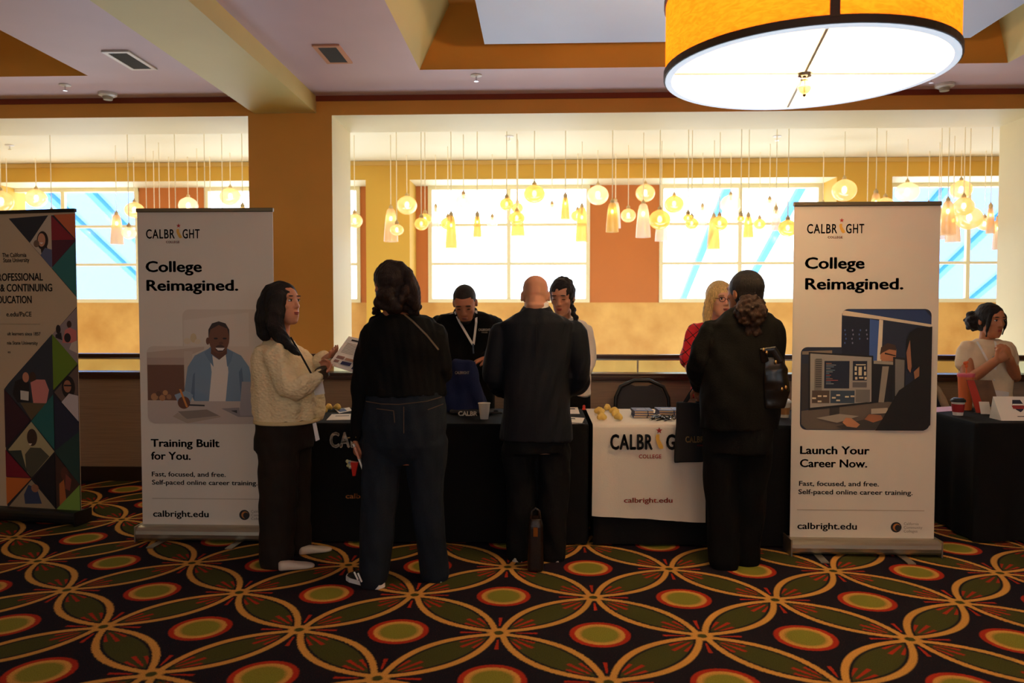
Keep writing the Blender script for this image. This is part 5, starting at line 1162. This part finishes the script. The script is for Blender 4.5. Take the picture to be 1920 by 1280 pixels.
p.skin += [p.torso(jk_, 0, k=.84), p.torso(pv, 0, k=.84), p.limb(la, [.05, .045, .034]), p.limb(ra, [.05, .045, .034]), p.limb(l1, [.08, .06, .04]), p.limb(l2, [.08, .06, .04])]
p.head(W(1396, 551, 0), .55, .08, 1.0); p.neck(W(1400, 585, 0), .052)
p.hand(W(1313, 722, .2), (.1, .6, -.5), (.2, -.3, -.9), .95, .9); p.hand(W(1430, 720, .26), (-.6, .8, .2), (0, 0, -1), .95, .5, left=True)
p.body(skin('skin_brown', (156, 98, 66)), .0065)
p.wear('hair', p.hair_cap(1.045), HB, .006, 3, None)
p.wear('ponytail', blobs(W(1407, 584, -.11), (.085, .07, .092), 260, .009, .016, 9) + [ell(W(1407, 584, -.11), (.08, .064, .088))] + blobs(W(1410, 618, -.10), (.05, .045, .05), 40, .011, .018, 10), HCUR, .0055, 1, None, label='brown curly ponytail')
p.wear('shirt_collar', [loft([(W(1398, 582, .01), Vector((.07, 0, 0)), Vector((0, .068, .0))), (W(1397, 573, .01), Vector((.064, 0, 0)), Vector((0, .064, 0)))], 20)], mat('shirt_white', (226, 218, 206), .7), .006, 2, None)
p.foot(p.G(1356, 1068), p.G(1348, 1040), shb, None); p.foot(p.G(1400, 1062), p.G(1408, 1035), shb, None)
b0 = p.b + W(1452, 712, -.11); hb = thing('handbag', b0, 'black leather crossbody bag at the hip of the ponytailed person', 'handbag')
M_LB = mat('black_leather', (20, 18, 17), .25)
me = organic([loft([((.0, 0, -.15), (.055, 0, 0), (0, .04, 0)), ((.005, 0, -.06), (.07, 0, 0), (0, .05, 0)), ((0, 0, .06), (.066, 0, 0), (0, .05, 0)), ((-.02, 0, .125), (.045, 0, 0), (0, .035, 0))], 24, 3)], .006, 2, (.005, 25), 3); link('bag_body', me, M_LB, hb)
V, F = tube([(-.06, -.03, .10), (-.075, -.045, .16), (-.02, -.045, .165), (.02, -.04, .10)], [(.022, .006)] * 4, ref=(0, 1, 0)); MB().add(V, F).build('bag_strap', M_LB, hb)
for x, z_ in ((-.075, .165), (-.058, .15), (.045, -.035), (.025, -.045), (-.01, .10)): MB().add(*ell((x, -.055, z_), (.007, .004, .010), None, 8)).build('buckle', mat('gold_metal', (216, 170, 100), .25, metal=1), hb)
tb = thing('tote_bag', Vector((PY(1312, 810, 4.60).x, 4.60, 0)), 'black tote bag with pale lettering hanging before the white runner', 'tote bag'); tw = PY(1312, 810, 4.60)
def tl(u, v, d=0): return PY(u, v, 4.60 + d) - Vector(tb.location)
q = [tl(1269, 754), tl(1352, 756), tl(1348, 864), tl(1264, 867)]
me = organic([loft([((q[0] + q[1]) / 2, (q[1] - q[0]) / 2, Vector((0, .014, 0))), ((q[0] + q[1] + q[2] + q[3]) / 4, (q[1] - q[0]) / 2 * 1.02, Vector((0, .022, 0))), ((q[2] + q[3]) / 2, (q[2] - q[3]) / 2, Vector((0, .012, 0)))], 32, 5)], .006, 2, (.004, 14), 6); link('bag_body', me, mat('black_canvas', (24, 24, 25), .85), tb)
for a, b in ((1283, 1306), (1330, 1318)): MB().add(*tube([tl(a, 757), tl((a + b) / 2, 738), tl(b, 722)], [(.012, .003)] * 3)).build('handle', mat('black_canvas', (24, 24, 25), .85), tb)
text_plane('logo_letters', 'CALBR', tb, lambda u, v: tl(u, v, -.032), 1285, 829, 35, 11, mat('tan_print', (150, 124, 82), .7), .03, 1.1); text_plane('logo_letters', 'COLLEGE', tb, lambda u, v: tl(u, v, -.032), 1307, 836, 20, 2.5, M_RED, .01)

# ---- 5 man in the black polo, looking down
p = Person(874, 5.86, 'man in a black polo shirt with white lanyard looking down'); W = p.W
tp = [(873, 584, -.16, .075, .07), (874, 591, -.14, .19, .11), (875, 604, -.10, .24, .13), (875, 645, -.03, .238, .15), (874, 700, 0, .222, .16), (874, 770, .03, .215, .155)]
la = [(927, 612, -.08), (944, 690, -.12), (914, 669, -.42)]; ra = [(823, 612, -.08), (812, 700, -.12), (842, 706, -.42)]
p.wear('polo_shirt', [p.torso(tp, PI), p.limb(la, [.08, .066, .042]), p.limb(ra, [.08, .066, .042])], M_BLK, .009, 3, (.012, 16), 41)
p.wear('polo_collar', [loft([(W(873, 588, -.16), Vector((.10, 0, 0)), Vector((0, .095, .02))), (W(873, 578, -.17), Vector((.08, 0, 0)), Vector((0, .08, .02)))], 24)], M_BLK, .007, 2, None)
p.skin += [p.torso(tp, PI, k=.84), p.limb(la, [.05, .045, .034]), p.limb(ra, [.05, .045, .034])]
p.head(W(872, 569, -.27), PI, .62, 1.06, .05); p.neck(W(873, 590, -.15), .062)
p.hand(W(915, 669, -.43), W(886, 681, -.47) - W(915, 669, -.43), (-.2, -.15, -.9), 1.08, .28, .7, left=False); p.hand(W(842, 706, -.42), (.6, -.4, -.4), (.2, -.2, -.9), 1, .7, left=True)
lower(p, 874, 775, .03, M_BLK, PI, .2)
p.body(skin('skin_olive', (178, 116, 84)), .006); p.face(HB, LIPN, 'closed')
k_ = p.hk; p.wear('hair', [ell(p.hf(0, -.012, .046), (.079 * k_, .096 * k_, .082 * k_), p.hM, 24), ell(p.hf(0, -.03, .0), (.075 * k_, .078 * k_, .07 * k_), p.hM, 20)], HB, .006, 2, None)
bd = [ell(p.hf(0, .064, -.094), (.040 * k_, .036 * k_, .026 * k_), p.hM), ell(p.hf(.048, .03, -.07), (.012 * k_, .03 * k_, .03 * k_), p.hM), ell(p.hf(-.048, .03, -.07), (.012 * k_, .03 * k_, .03 * k_), p.hM)]
p.wear('beard', bd, HB, .005, 2, None)
p.strap([(853, 584, -.22), (862, 604, -.255), (886, 645, -.225)], .016, .003, M_LAN, 'lanyard'); p.strap([(893, 582, -.22), (893, 604, -.255), (888, 645, -.225)], .016, .003, M_LAN, 'lanyard')
p.strap([(887, 644, -.23), (888, 662, -.23)], .012, .004, M_CHROME, 'lanyard_clip')
text_plane('shirt_logo', 'CALBRIGHT', p.t, lambda u, v: W(u, v, -.245), 897, 620, 22, 4, M_INKW, .02); text_plane('shirt_logo', 'COLLEGE', p.t, lambda u, v: W(u, v, -.245), 903, 624, 11, 2, M_INKW, 0)
ng = PY(872, 766, 5.28); nb = thing('drawstring_bag', (ng.x, 5.28, TZ + .001), 'navy cloth bag with logo being opened by the man in polo', 'bag'); o0 = Vector(nb.location)
def nl(u, v, d=0): return PY(u, v, 5.28 + d) - o0
me = organic([loft([(Vector((0, 0, .012)) + Vector((nl(872, 766).x, 0, 0)), Vector((.150, 0, 0)), Vector((0, .09, 0))), (nl(873, 745), Vector((.142, 0, 0)), Vector((0, .085, 0))), (nl(869, 715), Vector((.118, 0, 0)), Vector((0, .07, 0))), (nl(870, 690), Vector((.098, 0, 0)), Vector((0, .05, 0))), (nl(872, 676), Vector((.075, 0, 0)), Vector((0, .035, 0)))], 28, 2.4)], .007, 2, (.016, 17), 8)
link('bag_cloth', me, fabric('navy_cloth', (27, 34, 66)), nb)
text_plane('logo_letters', 'CALBRIGHT', nb, lambda u, v: nl(u, v, -.10), 853, 701, 27, 5, M_INKW, .02)

# ---- 6 woman with the braid
p = Person(1062, 5.84, 'woman with a dark braid and white cardigan reading behind the table'); W = p.W
tp = [(1058, 596, -.06, .072, .065), (1060, 605, -.04, .15, .10), (1062, 622, 0, .182, .12), (1062, 680, 0, .18, .13), (1062, 720, 0, .183, .14), (1062, 740, 0, .187, .14)]
la = [(1098, 622, 0), (1105, 688, -.04), (1080, 700, -.26)]; ra = [(1024, 622, 0), (1016, 688, -.04), (1040, 700, -.26)]
knit = mat('white_knit', (226, 216, 200), .9, bump=(120, .4), noise=(5, .05))
p.wear('cardigan', [p.torso(tp, PI), p.limb(la, [.06, .056, .04]), p.limb(ra, [.06, .056, .04])], knit, .009, 3, (.010, 20), 51)
p.wear('dress', [loft([(W(1062, 720, 0), Vector((.175, 0, 0)), Vector((0, .135, 0))), (W(1063, 760, 0), Vector((.18, 0, 0)), Vector((0, .15, 0))), (W(1064, 900, 0), Vector((.2, 0, 0)), Vector((0, .17, 0)))], 24), loft([(W(1052, 600, -.10), Vector((.05, 0, 0)), Vector((0, .06, 0))), (W(1052, 700, -.09), Vector((.06, 0, 0)), Vector((0, .08, 0)))], 20)], M_BLK, .01, 3, (.01, 12), 52)
p.skin += [p.torso(tp, PI, k=.84), p.limb(la, [.045, .04, .032]), p.limb(ra, [.045, .04, .032])]
p.head(W(1054, 558, -.16), PI - .28, .32, 1.05); p.neck(W(1058, 602, -.06), .05)
p.hand(W(1080, 700, -.26), (-.5, -.7, -.2), (0, .2, -1), .9, .6); p.hand(W(1040, 700, -.26), (.5, -.7, -.2), (0, .2, -1), .9, .6, left=True)
lower(p, 1064, 790, 0, M_BLK, PI, .16)
p.body(skin('skin_light_brown', (190, 132, 100)), .006); p.face(HB, LIP, 'closed')
hp = p.hair_cap(1.08) + [ell(p.hf(0, -.045, .075), (.08, .075, .062), p.hM), ell(p.hf(-.07, -.02, .02), (.02, .045, .06), p.hM)] + blobs(p.hf(0, -.05, .075), (.075, .065, .055), 40, .012, .018, 12)
for k in range(6): hp.append(ell(W(1072 + k * 2.2 + (1.5 if k % 2 else -1.5), 573 + k * 7.5, -.17 - k * .004), (.022, .02, .02)))
p.wear('hair', hp, HB, .006, 1, (.004, 60), 6)

# ---- 7 woman in the red plaid shirt
p = Person(1345, 5.84, 'blonde woman with glasses and a red plaid shirt'); W = p.W
tp = [(1346, 602, -.04, .075, .065), (1345, 610, -.03, .16, .10), (1344, 628, 0, .192, .125), (1344, 690, 0, .19, .145), (1346, 745, 0, .198, .155)]
la = [(1303, 626, 0), (1291, 674, -.02)]; ra = [(1386, 626, 0), (1396, 676, -.02)]
def plaid():
    m = mat('red_plaid', (196, 26, 34), .8, bump=(160, .15)); nt = m.node_tree; b = nt.nodes['Principled BSDF']; tc = nt.nodes.new('ShaderNodeTexCoord'); mp = nt.nodes.new('ShaderNodeMapping'); mp.inputs['Rotation'].default_value = (0, .7, .1)
    nt.links.new(tc.outputs['Object'], mp.inputs[0]); sp = nt.nodes.new('ShaderNodeSeparateXYZ'); nt.links.new(mp.outputs[0], sp.inputs[0]); fs = []
    for i in (0, 2):
        a = nt.nodes.new('ShaderNodeMath'); a.operation = 'PINGPONG'; a.inputs[1].default_value = .03; nt.links.new(sp.outputs[i], a.inputs[0])
        c = nt.nodes.new('ShaderNodeMath'); c.operation = 'LESS_THAN'; c.inputs[1].default_value = .0028; nt.links.new(a.outputs[0], c.inputs[0]); fs.append(c)
    mx = nt.nodes.new('ShaderNodeMath'); mx.operation = 'MAXIMUM'; nt.links.new(fs[0].outputs[0], mx.inputs[0]); nt.links.new(fs[1].outputs[0], mx.inputs[1])
    r = nt.nodes.new('ShaderNodeMix'); r.data_type = 'RGBA'; r.inputs[6].default_value = (lin(206), lin(28), lin(36), 1); r.inputs[7].default_value = (lin(40), lin(12), lin(18), 1); nt.links.new(mx.outputs[0], r.inputs[0]); nt.links.new(r.outputs[2], b.inputs['Base Color'])
    return m
p.wear('plaid_shirt', [p.torso(tp, PI), p.limb(la, [.07, .066]), p.limb(ra, [.07, .064])], plaid(), .009, 3, (.011, 17), 61)
p.skin += [p.torso(tp, PI, k=.84), p.limb([(1303, 626, 0), (1290, 680, -.02), (1306, 722, -.2)], [.05, .042, .03]), p.limb([(1386, 626, 0), (1398, 680, -.02), (1372, 650, -.2)], [.05, .042, .03])]
p.head(W(1350, 563, -.10), PI + .22, .10, 1.04); p.neck(W(1346, 605, -.04), .05)
p.hand(W(1306, 722, -.2), (.5, -.6, -.3), (0, 0, -1), .9, .5, left=True); p.hand(W(1372, 650, -.2), (-.35, -.4, 1), (-.6, .4, .1), .9, .6)
lower(p, 1346, 760, 0, M_BLK, PI, .17)
p.body(skin('skin_pink', (216, 158, 128)), .006); p.face(mat('blonde_brow', (150, 112, 70), .6), LIP)
hp = p.hair_cap(1.08) + [p.limb([p.hf(sx * .066, .02, .06), p.hf(sx * .084, .005, -.02), p.hf(sx * .092, .0, -.11), p.hf(sx * .088, .02, -.20)], [.03, .034, .036, .02]) for sx in (-1, 1)] + [p.limb([p.hf(0, -.07, .02), p.hf(0, -.075, -.1), p.hf(0, -.07, -.2)], [.07, .075, .05])]
p.wear('hair', hp, HBL, .006, 2, (.006, 45), 7)
gm = mat('glasses_dark', (52, 22, 24), .3); mb = MB()
for sx in (-1, 1):
    ring = [p.hf(sx * .031 + .022 * math.cos(a), .101, .016 + .017 * math.sin(a)) for a in [2 * PI * k / 14 for k in range(15)]]; mb.add(*tube(ring, [.0022] * 15, ref=p.hM @ Vector((0, 1, 0)), n=6))
    mb.add(*tube([p.hf(sx * .053, .100, .02), p.hf(sx * .076, .0, .02)], [.002, .002], ref=(0, 0, 1), n=6))
mb.add(*tube([p.hf(-.01, .104, .018), p.hf(.01, .104, .018)], [.002, .002], ref=(0, 0, 1), n=6)); mb.build('glasses', gm, p.t)

# ---- 8 woman in the cream blouse at the right table
p = Person(1850, 5.86, 'woman in a cream blouse with clasped hands at the right table'); W = p.W
PH = PI - .22
tp = [(1851, 637, 0, .068, .062), (1849, 645, 0, .145, .10), (1848, 660, 0, .178, .12), (1848, 700, 0, .17, .13), (1850, 735, 0, .158, .12), (1852, 762, 0, .165, .125)]
blouse = fabric('cream_blouse', (226, 204, 168), .7, 90, .15)
p.wear('blouse', [p.torso(tp, PH), p.limb([(1814, 655, .0), (1808, 680, -.02)], [.068, .062]), p.limb([(1885, 655, 0), (1892, 678, -.02)], [.066, .06])], blouse, .008, 3, (.012, 19), 71)
p.skin += [p.torso(tp, PH, k=.84), p.limb([(1812, 660, 0), (1814, 716, -.10), (1866, 677, -.26)], [.052, .045, .031]), p.limb([(1888, 660, 0), (1906, 716, -.06), (1892, 672, -.22)], [.05, .042, .031])]
p.head(W(1857, 602, -.04), PI + .22, .14, 1.0); p.neck(W(1850, 642, 0), .047)
p.hand(W(1866, 677, -.26), (.75, -.1, .45), (.3, .9, .2), .92, .75, left=False); p.hand(W(1892, 672, -.23), (-.55, -.2, .75), (-.3, .7, 0), .92, .6, left=True)
lower(p, 1852, 768, 0, fabric('beige_trousers', (170, 146, 112)), PH, .165)
p.body(skin('skin_golden', (182, 118, 80)), .006); p.face(HB, LIP)
hp = p.hair_cap(1.08) + blobs(W(1823, 603, .04), (.05, .05, .06), 40, .014, .024, 14) + [ell(W(1823, 603, .04), (.05, .05, .058)), p.limb([p.hf(-.055, .055, .055), p.hf(-.072, .06, -.02), p.hf(-.07, .05, -.09)], [.016, .012, .006]), p.limb([p.hf(.055, .055, .055), p.hf(.08, .07, -.03), p.hf(.10, .09, -.10)], [.018, .012, .005])]
p.wear('hair', hp, HB, .006, 2, (.004, 50), 9)
p.strap([(1832, 640, -.10), (1843, 660, -.17), (1860, 692, -.185)], .015, .003, M_LAN, 'lanyard'); p.strap([(1866, 640, -.10), (1869, 660, -.165), (1866, 692, -.185)], .015, .003, M_LAN, 'lanyard')
for k in range(4): MB().add(*ell(W(1862 + k * 1.0, 668 + k * 22, -.145 + (.012 if k > 2 else 0)), (.006, .004, .006), None, 8)).build('button', M_WHITEP, p.t)
p.card([(1866, 731), (1892, 735), (1890, 756), (1864, 752)], M_BADGE, 'name_badge', -.19)
